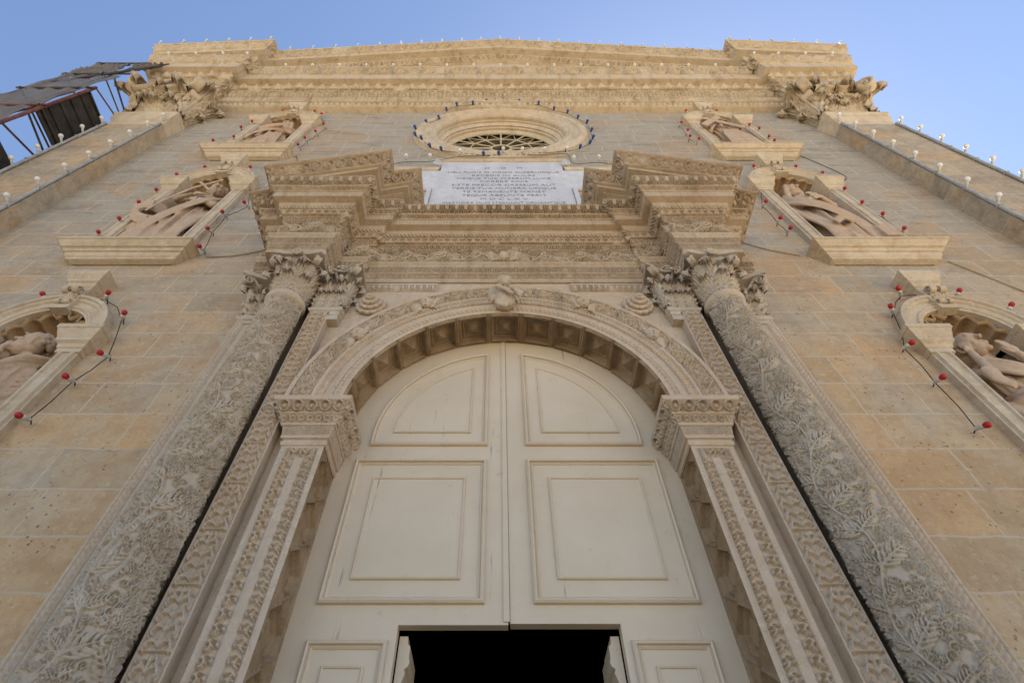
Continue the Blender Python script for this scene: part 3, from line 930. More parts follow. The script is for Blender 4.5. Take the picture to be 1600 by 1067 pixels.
# ---- statue niches
def niche(sx, z0, zs):
    cx = sx * NX
    m = MB()
    # straight reveal, half-round back, floor
    prof = [(cx - NH, 0.0), (cx - NH, .18)] + [(cx - NH * cos(a), .18 + .62 * sin(a)) for a in np.linspace(0, pi, 20)] + [(cx + NH, .18), (cx + NH, 0.0)]
    m.grid(np.array([[(x, y, z0) for x, y in prof], [(x, y, zs) for x, y in prof]]), True)
    m.add([(x, y, z0) for x, y in prof], [tuple(range(len(prof)))])
    nz = m.build('niche', M_TRIM, church)
    s = MB()
    n1, n2 = 150, 26
    al = np.linspace(0, pi, n1); be = np.linspace(0.05, pi / 2, n2)
    A, B = np.meshgrid(al, be, indexing='ij')
    r = NH * (1 - .19 * (1 - np.abs(np.sin(A * 7.5)) ** 1.2) * np.sin(B) ** .6 + .03)
    yo = .02 - .05 * (1 - np.abs(np.sin(A * 7.5))) * (B / (pi / 2)) ** 6
    P = np.stack([cx + r * np.cos(A) * np.sin(B), yo + .76 * np.cos(B), zs + r * np.sin(A) * np.sin(B)], -1)
    s.grid(P, True)
    # scalloped lip
    lip = []
    for q in (0, 1, 2):
        rr = NH * (1 - .19 * (1 - np.abs(np.sin(al * 7.5)) ** 1.2) - (.0, .035, .035)[q] + .03)
        rr = np.minimum(rr, NH)
        lip.append(np.stack([cx + rr * np.cos(al), np.full_like(al, (-.03, -.045, .02)[q]), zs + rr * np.sin(al)], -1))
    s.grid(np.array(lip), True)
    s.ell((cx, .72, zs + .05), (.12, .1, .1), 8)
    s.build('shell', M_SHELL, nz)
    for s2 in (-1, 1):
        j = MB()
        a, b = sorted((cx + s2 * (NH + .005), cx + s2 * .89))
        pf = [(a, .10), (a, -.09), (a + .03, -.09), (a + .045, -.125), (a + .075, -.125), (a + .09, -.10), (b - .09, -.10), (b - .075, -.125), (b - .045, -.125), (b - .03, -.09), (b, -.09), (b, .0)]
        j.prism(pf, z0, zs - .44, 'xy')
        j.build('jamb', M_TRIM, nz)
        k = MB()
        sweep(k, [(a, .16), (a, -.10), (b, -.10), (b, 0.02)], [(-.02, zs - .45), (0.02, zs - .44), (.02, zs - .37), (.035, zs - .36), (.05, zs - .30), (.09, zs - .27),
              (.09, zs - .22), (.10, zs - .20), (.145, zs - .08), (.16, zs - .07), (.16, zs), (-.05, zs + .003)])
        k.prism([(a + .01, .1), (a + .01, -.09), (b - .01, -.09), (b - .01, .1)], zs - .44, zs - .02, 'xy')
        k.build('impost', M_TRIM, nz)
    ar = MB()
    arc_sweep(ar, (cx, zs), [(NH, .02), (NH, -.09), (.63, -.095), (.65, -.12), (.67, -.12), (.69, -.10), (.77, -.105), (.79, -.135), (.83, -.135), (.845, -.17), (.90, -.16), (.91, 0)], 0, pi)
    ar.build('archivolt', M_TRIM, nz)
    k = MB()
    sweep(k, [(cx - .17, .02), (cx - .17, -.15), (cx + .17, -.15), (cx + .17, .02)], [(0, zs + .92), (.01, zs + 1.08), (.03, zs + 1.10), (.05, zs + 1.16), (.08, zs + 1.18), (.08, zs + 1.23), (.13, zs + 1.32), (.14, zs + 1.40), (-.1, zs + 1.402)])
    k.prism([(cx - .13, zs + .55), (cx + .13, zs + .55), (cx + .17, zs + 1.1), (cx - .17, zs + 1.1)], -.16, -.02)
    for s2 in (-1, 1):
        volute(k, (cx + s2 * .075, -.21, zs + .93), (0, -1), .07, .09)
        volute(k, (cx + s2 * .07, -.17, zs + .68), (0, -1), .045, .08)
    acanthus(k, (cx, -.18, zs + .64), (0, -1), .34, .20, .08, th=.012, lobes=4)
    k.build('keystone', M_TRIM, nz)
    k = MB()
    sweep(k, [(cx - .80, .1), (cx - .80, 0), (cx + .80, 0), (cx + .80, .1)], [(.02, z0 - .36), (.12, z0 - .34), (.12, z0 - .30), (.15, z0 - .27), (.17, z0 - .20), (.20, z0 - .19),
          (.22, z0 - .14), (.26, z0 - .13), (.26, z0 - .11), (.33, z0 - .03), (.35, z0 - .025), (.35, z0 + .02), (-.05, z0 + .022)])
    k.prism([(cx - .79, z0 - .34), (cx + .79, z0 - .34), (cx + .79, z0 + .01), (cx - .79, z0 + .01)], -.05, .02)
    k.add([(cx - 1.1, -.34, z0 + .012), (cx + 1.1, -.34, z0 + .012), (cx + 1.1, .0, z0 + .012), (cx - 1.1, .0, z0 + .012)], [(0, 1, 2, 3)])
    k.build('sill', M_TRIM, nz)
    k = MB()
    k.prism([(cx - .42, .45), (cx - .42, .0), (cx - .32, -.10), (cx + .32, -.10), (cx + .42, .0), (cx + .42, .45)], z0 + .03, z0 + .15, 'xy')
    k.prism([(cx - .38, .45), (cx - .38, .02), (cx - .30, -.07), (cx + .30, -.07), (cx + .38, .02), (cx + .38, .45)], z0 + .15, z0 + .2, 'xy')
    k.build('plinth', M_TRIM, nz)
for sx in (-1, 1):
    for z0, zs in NICHES:
        niche(sx, z0, zs)

# =================================================================== portal
YA, YB, YC = -.40, -.49, -.88           # three planes of the portal order
# spandrel and backing planes
sp = MB()
lp = [(-2.50, 0), (-2.05, 0), (-2.05, SPR)] + [(-2.05 * cos(a), SPR + 2.05 * sin(a)) for a in np.linspace(.08, pi - .08, 40)] + [(2.05, SPR), (2.05, 0), (2.50, 0), (2.50, 8.40), (-2.50, 8.40)]
V, F = fill_poly([lp], lambda a, b: (a, -.37, b)); sp.add(V, F)
for sx in (-1, 1):
    a, b = sorted((sx * 2.76, sx * 3.50)); sp.box(a, b, -.36, .02, 0, 8.39)
    # carved fillets on the spandrel
    for k in range(24):
        an = radians(28 + k * 1.7)
        sp.ell((sx * 2.46 * cos(an), -.38, SPR + 2.46 * sin(an)), (.03, .02, .03), 5)
    for k in range(34):
        zz = 6.2 + k * .055
        x_ = 2.33 + .02 * sin(k)
        if (x_ ** 2 + (zz - SPR) ** 2) > 2.5 ** 2:
            acanthus(sp, (sx * x_, -.37, zz - .08), (0, -1), .13, .09, .06, th=.01, nv=8, nu=7)
arcb = MB()
for sx in (-1, 1):
    xa, xb = sorted((sx * .95, sx * 2.10))
    sweep(sp, [(xa, -.37), (xb, -.37)], [(-.01, 8.16), (.015, 8.17), (.02, 8.33, 'egg', .03, .085), (.03, 8.335), (.03, 8.36), (-.01, 8.36)], ds=.006, res=.006)
spandrel = sp.build('portal_wall', M_PORT, church)

# archivolt
a_ = MB()
arc_sweep(a_, (0, SPR), [(RA, -.44), (RA, -.50), (1.785, -.505), (1.79, -.50), (1.845, -.50, 'bead', .03, .06), (1.85, -.51), (1.93, -.51), (1.935, -.535),
                         (2.0, -.525, 'flute', .035, .045), (2.02, -.555), (2.045, -.555), (2.05, -.53), (2.27, -.53, 'arc', .055), (2.275, -.555), (2.31, -.57), (2.34, -.52), (2.34, -.35)],
          -.0, pi, ds=.008, res=.008)
archiv = a_.build('archivolt', M_PORT, church)
# winged heads on the archivolt
for an in (33, 61, 119, 147):
    h = MB()
    c0 = np.array([2.10 * cos(radians(an)), -.56, SPR + 2.10 * sin(radians(an))])
    h.ell(c0 + (0, -.02, 0), (.068, .06, .085), 12)
    h.ell(c0 + (0, -.085, -.005), (.014, .022, .022), 6)
    for s2 in (-1, 1):
        h.ell(c0 + (s2 * .026, -.068, .02), (.013, .009, .008), 5)
        h.ell(c0 + (s2 * .032, -.055, -.02), (.022, .02, .02), 6)
        h.ell(c0 + (s2 * .07, -.0, .0), (.012, .02, .022), 5)
    h.ell(c0 + (0, -.07, -.04), (.022, .014, .008), 5)
    h.ell(c0 + (0, -.055, -.068), (.022, .02, .016), 5)
    for k in range(16):
        t = k / 15 * pi
        h.ell(c0 + (.066 * cos(t), -.03, .012 + .080 * sin(t)), (.021, .026, .021), 5)
    tx, tz = -sin(radians(an)), cos(radians(an))
    for s2 in (-1, 1):
        for k in range(6):
            L = .20 - k * .022
            b0 = c0 + (s2 * tx * .06, .0, s2 * tz * .06 + .02 - k * .022)
            e0 = b0 + np.array([s2 * tx * L, .02, s2 * tz * L + .05 - k * .018])
            h.tube([b0, (b0 + e0) / 2 + (0, -.02, .012), e0], [.018, .022, .008], 6)
    h.build('winged_head', M_PORT, archiv)
# keystone figure
h = MB()
kz = SPR + RA
h.ell((0, -.58, kz + .24), (.115, .10, .23), 14)
h.ell((0.0, -.57, kz + .13), (.13, .085, .14), 12)

for k in range(7):
    a = pi + pi * k / 6
    h.ell((.11 * cos(a), -.60, kz + .12 + .11 * sin(a)), (.03, .04, .03), 6)
h.ell((0, -.66, kz + .52), (.075, .075, .09), 12)
h.ell((0, -.735, kz + .51), (.016, .02, .022), 6)
for s2 in (-1, 1):
    h.ell((s2 * .03, -.72, kz + .535), (.016, .012, .010), 5)
    h.ell((s2 * .035, -.705, kz + .49), (.024, .02, .02), 6)
    for k in range(9):
        t = k / 8 * pi * .9
        h.ell((s2 * .072 * cos(t - .5), -.66 - .02 * sin(t), kz + .53 + .08 * sin(t)), (.028, .03, .026), 6)
    for k in range(6):
        b0 = np.array([s2 * .07, -.57, kz + .42 - k * .03])
        e0 = b0 + (s2 * (.22 - k * .022), .03, -.02 - k * .012)
        h.tube([b0, (b0 + e0) / 2 + (0, -.03, .02), e0], [.024, .03, .010], 6)
h.tube([(-.06, -.66, kz + .42), (-.10, -.72, kz + .30), (.02, -.73, kz + .2), (.10, -.70, kz + .14)], [.03, .034, .03, .03], 8)
h.tube([(.06, -.64, kz + .40), (.13, -.68, kz + .30), (.15, -.68, kz + .22), (.19, -.64, kz + .17)], [.028, .032, .03, .02], 8)
remesh(h, 'keystone_figure', M_PORT, archiv, .009, 1)

# jambs: front panels, reveals, recess, candelabra strips, imposts
def jamb_front(u, v, W=.40, H=5.1):
    """u from the door outwards (0..W), v from the bottom up"""
    edge = np.minimum(np.minimum(u, W - u), np.minimum(v, H - v))
    h = np.zeros_like(u)
    h += .012 * np.exp(-((edge - .045) / .008) ** 2)
    sunk = np.clip((edge - .05) / .008, 0, 1)
    h -= .016 * sunk
    inner = edge > .06
    s = np.where(v > H - .17, u, v)
    t = (edge - .06) / .085
    curl = REL_CURL.at(np.clip(t, 0, .999) * .10, s)
    m = ((t > 0) & (t < 1)) * np.clip((u - .055) / .01, 0, 1) * np.clip((W - .055 - u) / .01, 0, 1)
    h += .045 * curl * m
    mid = np.clip((edge - .150) / .008, 0, 1)
    h += .018 * mid
    return h
def hexpanel(u, v, W, pitch, H):
    """elongated lozenge-ended sunk panels on the door reveal"""
    n = np.round(H / pitch); p = H / n
    vv = ((v / p) % 1 - .5) * p
    q = np.maximum(np.abs(u - W / 2) / (W * .40), (np.abs(u - W / 2) * .75 + np.abs(vv)) / (p * .47))
    h = -.020 * np.clip((1 - q) / .05, 0, 1) + .012 * np.exp(-((q - 1.0) / .045) ** 2) + .010 * np.exp(-((q - .86) / .03) ** 2)
    h += -.012 * np.clip((.78 - q) / .04, 0, 1) + .012 * np.clip((.58 - q) / .06, 0, 1)
    return h
for sx in (-1, 1):
    j = MB()
    W, H = .40, 5.14
    facefield(j, (sx * RA, -.50, 0.02), (sx, 0, 0), (0, 0, 1), (0, -1, 0), W, H, lambda u, v: jamb_front(u, v, W, H), .0055)
    a, b = sorted((sx * (RA + .40), sx * (RA + .405)))
    j.box(a, b, -.50, -.3, 0, 5.16)
    jm = j.build('jamb', M_PORT, church)
    j = MB()
    facefield(j, (sx * RA, -.03, 0.02), (0, -1, 0), (0, 0, 1), (-sx, 0, 0), .47, H, lambda u, v: 2.1 * hexpanel(u, v, .47, .47, H) - .02 * np.clip((np.minimum(u, .47 - u) - .012) / .01, 0, 1), .007)
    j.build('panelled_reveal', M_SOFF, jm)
    # impost
    k = MB()
    prof = [(0.0, 5.14), (.015, 5.15), (.02, 5.19), (.008, 5.20), (.008, 5.215), (.03, 5.225), (.035, 5.25), (.03, 5.26), (.045, 5.36, 'flute', .018, .022), (.06, 5.365), (.065, 5.385),
            (.065, 5.395), (.10, 5.475, 'water', .03, .085), (.11, 5.48), (.112, 5.495), (.175, 5.605, 'oval', .034, .135), (.18, 5.61), (.185, 5.66), (-.06, 5.662)]
    path = [(-RA - .405, -.2), (-RA - .405, -.50), (-RA, -.50), (-RA, -.03)] if sx < 0 else [(RA, -.03), (RA, -.50), (RA + .405, -.50), (RA + .405, -.2)]
    sweep(k, path, prof, ds=.0045, res=.0045)
    a, b = sorted((sx * (RA + .01), sx * (RA + .39)))
    k.box(a, b, -.49, -.02, 5.13, 5.69)
    k.build('impost', M_PORT, jm)
    # candelabra strip
    s = MB()
    X0, X1 = 2.275, 2.53
    facefield(s, (sx * X0, -.50, .02), (sx, 0, 0), (0, 0, 1), (0, -1, 0), .26, 7.44,
              lambda u, v: .042 * REL_CAND.at(u, v) * np.clip((np.minimum(u, .26 - u) - .018) / .006, 0, 1) - .012 * np.clip((np.minimum(u, .26 - u) - .018) / .004, 0, 1), .0052)
    a, b = sorted((sx * X0, sx * X1))
    s.add([(sx * X0, -.50, 0), (sx * X0, -.30, 0), (sx * X0, -.30, 7.5), (sx * X0, -.50, 7.5)], [(0, 1, 2, 3)])
    s.add([(sx * X1, -.50, 0), (sx * X1, .2, 0), (sx * X1, .2, 8.3), (sx * X1, -.50, 8.3)], [(0, 1, 2, 3)])
    st = s.build('carved_strip', M_PORT, church)
    # cap fillet and pilaster capital above
    c = MB()
    a, b = sorted((sx * 2.14, sx * 2.53))
    sweep(c, [(a, -.3), (a, -.50), (b, -.50), (b, -.1)] , [(0, 7.40), (0, 7.47), (.02, 7.485), (.03, 7.51), (.02, 7.54), (0, 7.55)])
    c.box(a + .005, b - .005, -.495, -.2, 7.3, 8.38)
    for k in range(3):
        xx = a + (b - a) * (k + .5) / 3
        acanthus(c, (xx, -.50, 7.54), (0, -1), .34, .17, .13, th=.012)
    for k in range(2):
        xx = a + (b - a) * (k + .5) / 2
        acanthus(c, (xx, -.49, 7.6), (0, -1), .54, .20, .20, th=.012)
    acanthus(c, (sx * 2.13, -.42, 7.54), (-sx, 0), .34, .17, .13, th=.012)
    acanthus(c, (sx * 2.14, -.44, 7.6), (-sx, 0), .54, .18, .20, th=.012)
    d = np.array([-sx * .75, -.66])
    volute(c, (sx * 2.07, -.68, 8.22), d, .085, .09, stem=.30)
    volute(c, (sx * 2.42, -.66, 8.24), (sx * .6, -.8), .065, .07, stem=.2)
    acanthus(c, (sx * 2.12, -.50, 7.6), tuple(d), .55, .16, .2, th=.012)
    c.prism([(sx * 2.0, -.3), (sx * 1.98, -.74), (sx * 2.25, -.60), (sx * 2.53, -.62), (sx * 2.53, -.3)], 8.33, 8.385, 'xy')
    blob_leafage(c, (sx * 2.27, -.66, 8.26), (.09, .05, .08), 16, .018, .036)
    c.build('pilaster_capital', M_COL, st)
    # outer backing pilaster: roped border, cap and capital
    r = MB()
    a, b = sorted((sx * 2.84, sx * 3.50))
    facefield(r, (sx * 3.50, -.365, .02), (-sx, 0, 0), (0, 0, 1), (0, -1, 0), .11, 7.44,
              lambda u, v: .016 * np.clip((.018 - np.abs(u - .02)) / .005, 0, 1) + .020 * (np.abs(np.sin(pi * (v / .06 + u * 9))) ** .7) * np.clip(1 - np.abs(u - .065) / .03, 0, 1) ** .5, .006)
    rp = r.build('roped_pilaster', M_PORT, church)
    c = MB()
    sweep(c, [(a, -.1), (a, -.37), (b, -.37), (b, 0)], [(0, 7.38), (0, 7.45), (.02, 7.46), (.03, 7.50), (.02, 7.54), (0, 7.55)])
    for k in range(4):
        xx = a + (b - a) * (k + .5) / 4
        acanthus(c, (xx, -.37, 7.54), (0, -1), .32, .17, .13, th=.012)
        acanthus(c, (xx + .04, -.36, 7.6), (0, -1), .52, .17, .18, th=.012)
    acanthus(c, (sx * 3.50, -.24, 7.54), (sx, 0), .34, .2, .13, th=.012)
    acanthus(c, (sx * 3.50, -.24, 7.6), (sx, 0), .54, .2, .2, th=.012)
    volute(c, (sx * 3.60, -.52, 8.22), (sx * .75, -.66), .085, .09, stem=.30)
    acanthus(c, (sx * 3.50, -.37, 7.6), (sx * .7, -.7), .54, .16, .2, th=.012)
    c.prism([(sx * 3.0, -.2), (sx * 3.0, -.52), (sx * 3.4, -.50), (sx * 3.68, -.62), (sx * 3.62, -.1)], 8.30, 8.385, 'xy')
    c.build('pilaster_capital', M_COL, rp)

# coffered soffit of the arch
s = MB()
na, ny = 560, 62
al = np.linspace(0.0, pi, na + 1); yv = np.linspace(-.50, -.03, ny + 1)
A, Y = np.meshgrid(al, yv, indexing='ij')
NC = 13
q = A / pi * NC
u = np.abs((q % 1) - .5) * (pi * RA / NC) ; vv = np.abs(Y + .265)
d = np.maximum(u / .175, vv / .20)
h = .020 * np.exp(-((d - 1.02) / .04) ** 2) - .030 * np.clip((1 - d) / .04, 0, 1) - .014 * np.clip((.84 - d) / .03, 0, 1) \
    + .012 * np.exp(-((d - .66) / .04) ** 2) + .055 * np.clip((.56 - d) / .56, 0, 1)
h += .014 * np.exp(-((np.abs(q - np.round(q)) * (pi * RA / NC)) / .012) ** 2)
h = h * 1.5
r = RA - h
s.grid(np.stack([r * np.cos(A), Y, SPR + r * np.sin(A)], -1), True)
k = MB()
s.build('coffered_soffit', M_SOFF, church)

# spandrel rosettes
for sx in (-1, 1):
    r = MB()
    c0 = np.array([sx * 1.80, -.40, 7.76])
    for R_, n, y in ((.185, 13, .0), (.14, 11, -.05), (.095, 9, -.095), (.05, 7, -.135)):
        th = np.linspace(0, 2 * pi, n * 12 + 1)
        sc_ = 1 + .13 * np.abs(np.sin(th * n / 2)) ** .7
        rows = []
        for f_, dy, k_ in ((.98, .03, .3), (1.02, .0, 1), (1.0, -.028, 1), (.86, -.040, 1), (.74, -.028, .6), (.45, -.03, 0)):
            rr_ = R_ * f_ * (1 + (sc_ - 1) * k_)
            rows.append(np.stack([c0[0] + rr_ * np.cos(th), np.full_like(th, c0[1] + y + dy), c0[2] + rr_ * np.sin(th)], -1))
        r.grid(np.array(rows), True)
    r.ell(c0 + (0, -.165, 0), (.028, .03, .028), 8)
    r.build('rosette', M_PORT, church)

# ---- twisted vine columns
for sx in (-1, 1):
    XC, YCC = sx * 2.848, -.56
    c = MB()
    z0, z1 = 1.0, 7.50
    rad = lambda z: .275 - .058 * np.clip((z - 1.5) / 6.0, 0, 1) ** 1.3
    nth, nz = 340, int((z1 - z0) / .0055)
    # dense grid on the side that can be seen, coarse on the back
    th = np.concatenate([np.linspace(-pi * 1.08, pi * .08, nth), np.linspace(pi * .08, pi * .92, 16)[1:-1]])
    zz = np.linspace(z0, z1, nz)
    TH, Z = np.meshgrid(th, zz, indexing='ij')
    hh = REL_COL.at((TH * .27 * (1 if sx > 0 else -1) + .4), Z + (0.0 if sx > 0 else .55))
    rr = rad(Z) + .030 * hh - .012
    c.grid(np.stack([XC + rr * np.cos(TH), YCC + rr * np.sin(TH), Z], -1), True, cu=True)
    col = c.build('column', M_COL, church)
    q = MB()
    q.lathe([(.20, 7.42), (.235, 7.44), (.255, 7.47), (.262, 7.50), (.255, 7.53), (.235, 7.555), (.20, 7.57)], (XC, YCC, 0), 40)
    q.build('necking', M_PORT, col)
    b = MB()
    b.lathe([(.26, 1.08), (.30, 1.06), (.32, 1.02), (.30, .98), (.29, .94), (.36, .90), (.38, .84), (.36, .78), (.34, .76)], (XC, YCC, 0), 40)
    b.box(XC - .40, XC + .40, YCC - .40, -.36, 0, .76)
    b.build('base', M_PORT, col)
    k = MB()
    k.lathe([(.20, 7.55), (.205, 7.9), (.24, 8.15), (.30, 8.3)], (XC, YCC, 0), 32)
    for i in range(8):
        a = 2 * pi * i / 8
        d = (cos(a), sin(a))
        acanthus(k, (XC + .205 * d[0], YCC + .205 * d[1], 7.555), d, .32, .21, .20, th=.012)
    for i in range(8):
        a = 2 * pi * (i + .5) / 8
        d = (cos(a), sin(a))
        acanthus(k, (XC + .205 * d[0], YCC + .205 * d[1], 7.60), d, .53, .22, .26, th=.012)
    for i in range(4):
        a = pi / 4 + pi / 2 * i
        d = (cos(a), sin(a))
        volute(k, (XC + .385 * d[0], YCC + .385 * d[1], 8.20), d, .088, .085, stem=.20)
        acanthus(k, (XC + .31 * d[0], YCC + .31 * d[1], 7.95), d, .25, .14, .14, th=.012)
        a2 = pi / 2 * i
        d2 = np.array((cos(a2), sin(a2))); t2 = np.array((-d2[1], d2[0]))
        for s2 in (-1, 1):
            p2 = np.array([XC, YCC]) + d2 * .31 + t2 * s2 * .10
            volute(k, (p2[0], p2[1], 8.17), t2 * -s2, .055, .05, stem=.10)
        f = np.array([XC, YCC]) + d2 * .37
        for m_ in range(9):
            an = 2 * pi * m_ / 9
            k.ell((f[0] + t2[0] * .05 * cos(an), f[1] + t2[1] * .05 * cos(an), 8.32 + .055 * sin(an)), (.026, .026, .026), 5)
        k.ell((f[0], f[1], 8.32), (.03, .03, .03), 6)
    ab = []
    for i in range(4):
        a = pi / 4 + pi / 2 * i
        for s2 in (-.07, .07):
            ab.append((XC + .50 * cos(a + s2), YCC + .50 * sin(a + s2)))
        for t in (.2, .35, .5, .65, .8):
            a3 = a + pi / 2 * t
            rr_ = .50 - .165 * sin(pi * t) ** .7
            ab.append((XC + rr_ * cos(a3), YCC + rr_ * sin(a3)))
    k.prism(ab, 8.30, 8.385, 'xy')
    k.build('capital', M_COL, col)

# ---- portal entablature, stepping over the columns
def epath(sgn=1):
    L = [(-3.64, .05), (-3.64, YB), (-3.34, YB), (-3.34, YC), (-2.50, YC), (-2.50, YB), (-2.08, YB), (-2.08, YA)]
    return L
PP = epath() + [(-x, y) for x, y in epath()[::-1]]
e = MB()
sweep(e, PP, [(-.32, 8.392), (0, 8.392), (0, 8.50), (.012, 8.50), (.012, 8.515), (.02, 8.60, 'water', .024, .08), (.03, 8.605), (.03, 8.625), (.035, 8.745, 'arch', .028, .07),
              (.05, 8.75), (.055, 8.80), (.075, 8.83), (.078, 8.87), (.0, 8.875), (.0, 9.32, 'frz', .085), (.03, 9.325), (.035, 9.345), (.06, 9.43, 'arch', .036, .095),
              (.075, 9.435), (.08, 9.45), (.12, 9.545, 'leaf', .05, .12), (.13, 9.55), (.13, 9.57), (.165, 9.635, 'rope', .032, .06), (.17, 9.64), (.18, 9.73), (.28, 9.75), (.28, 9.765),
              (.285, 9.90, 'flute', .006, .06), (.30, 9.905), (.305, 9.925), (.345, 10.0, 'water', .03, .08), (.35, 10.005), (.355, 10.03), (.43, 10.19, 'egg', .055, .155), (.435, 10.21), (-.3, 10.24)],
      ds=.0062, res=.006)
entp = e.build('portal_entablature', M_PED, church)
e = MB()
e.box(-3.5, 3.5, -.38, .03, 8.40, 10.2)
for sx in (-1, 1):
    a, b = sorted((sx * 2.10, sx * 3.6)); e.box(a, b, -.47, -.38, 8.40, 10.19)
    a, b = sorted((sx * 2.52, sx * 3.32)); e.box(a, b, -.86, -.47, 8.40, 10.18)
e.build('core', M_PED, entp)
# rider in the middle of the frieze: cherub head with spread wings
h = MB()
h.ell((0, YA - .05, 9.1), (.08, .07, .10), 10)
for s2 in (-1, 1):
    for k in range(6):
        h.tube([(s2 * .06, YA - .03, 9.12 - k * .03), (s2 * .2, YA - .06, 9.20 - k * .04), (s2 * (.36 - k * .03), YA - .02, 9.18 - k * .055)], [.02, .024, .008], 6)
h.build('frieze_head', M_PORT, entp)

# ---- broken raking pediment pieces
for sx in (-1, 1):
    p = MB()
    L = [(-3.64, .0), (-3.64, YB), (-3.34, YB), (-3.34, YC), (-2.50, YC), (-2.50, YB), (-2.04, YB), (-2.04, .0)]
    if sx > 0: L = [(-x, y) for x, y in L[::-1]]
    f = lambda x: 10.32 + .45 * (3.95 - np.abs(x))
    sweep(p, L, [(.02, -1.2), (.02, -.50), (.06, -.49), (.07, -.47), (.16, -.36, 'leaf', .045, .13), (.17, -.36), (.17, -.33), (.25, -.32), (.25, -.30), (.34, -.30), (.35, -.235), (.39, -.23),
                 (.41, -.215), (.505, -.015, 'oval', .045, .18), (.52, -.015), (.55, .0), (.55, .03), (-.1, .05)], ds=.0075, res=.007, fz=f)
    # solid body under the slope
    def slab(x0, x1, y0, y1):
        x0, x1 = sorted((x0, x1))
        V = [(x, y, z) for x in (x0, x1) for y in (y0, y1) for z in (10.2, f(x) - .02)]
        p.add(V, [(0, 1, 3, 2), (4, 6, 7, 5), (0, 4, 5, 1), (2, 3, 7, 6), (0, 2, 6, 4), (1, 5, 7, 3)])
    slab(sx * 2.06, sx * 3.6, YB + .02, .02); slab(sx * 2.52, sx * 3.3, YC + .02, YB + .02)
    p.build('pediment_fragment', M_PED, church)

# ---- marble inscription tablet
pl = MB()
pl.prism([(-1.50, 11.2), (1.50, 11.2), (1.50, 12.88), (2.02, 12.88), (2.02, 14.02), (1.42, 14.02), (1.42, 14.62), (-1.42, 14.62), (-1.42, 14.02), (-2.02, 14.02), (-2.02, 12.88), (-1.50, 12.88)], -.09, .01)
plaque = pl.build('marble_tablet', M_MARBLE, church)
fr_ = MB()
sweep(fr_, [(-1.50, .0), (-1.50, -.02), (1.50, -.02), (1.50, .0)], [(.02, 14.63), (.04, 14.64), (.05, 14.68), (.08, 14.70), (.10, 14.76), (.10, 14.80), (-.05, 14.803)])
fr_.build('top_moulding', M_TRIM, plaque)
for sx in (-1, 1):
    fr_ = MB(); a, b = sorted((sx * 1.56, sx * 2.55))
    sweep(fr_, [(a, .0), (a, -.02), (b, -.02), (b, .0)], [(.02, 14.04), (.04, 14.05), (.05, 14.08), (.08, 14.10), (.10, 14.17), (.10, 14.2), (-.05, 14.203)])
    fr_.build('shoulder_moulding', M_TRIM, plaque)
    fr_ = MB(); a, b = sorted((sx * 1.51, sx * 1.60)); fr_.box(a, b, -.14, .0, 11.2, 12.87); fr_.build('side_fillet', M_MARBLE, plaque)
    fr_ = MB(); a, b = sorted((sx * 1.61, sx * 2.1)); fr_.box(a, b, -.05, .0, 11.2, 12.80); fr_.box(a, b, -.09, .0, 12.80, 12.875)
    volute(fr_, (sx * 1.80, -.10, 12.5), (sx, 0), .14, .12)
    fr_.build('side_scroll', M_TRIM, plaque)
    fr_ = MB(); volute(fr_, (sx * 1.50, -.10, 14.42), (sx, 0), .13, .12); fr_.build('corner_scroll', M_MARBLE, plaque)
LINES = [("D     O     M", 14.22, .86), ("HEU FUGIS O VIRGO SUPERUMQUE", 13.93, 2.55), ("RECEDIS IN AULAS", 13.72, 1.43), ("MEQUE TUA MISERUM LUCE", 13.53, 2.09),
         ("CARERE SINIS", 13.34, 1.06), ("SISTE PRECOR GRESSUM AUT", 13.13, 2.27), ("TERRIS TUA MUNERA LINQUE", 12.93, 2.25), ("TE REMANENTE MANET", 12.73, 1.77),
         ("TEQUE ABEUNTE PERIT", 12.53, 1.77), ("M D C L X V", 12.33, .97), ("MARMORA DUM STERNUNT ORNANTQUE", 12.12, 2.49), ("NOBILE HOC TEMPLUM", 11.92, 1.58)]
dg = bpy.context.evaluated_depsgraph_get()
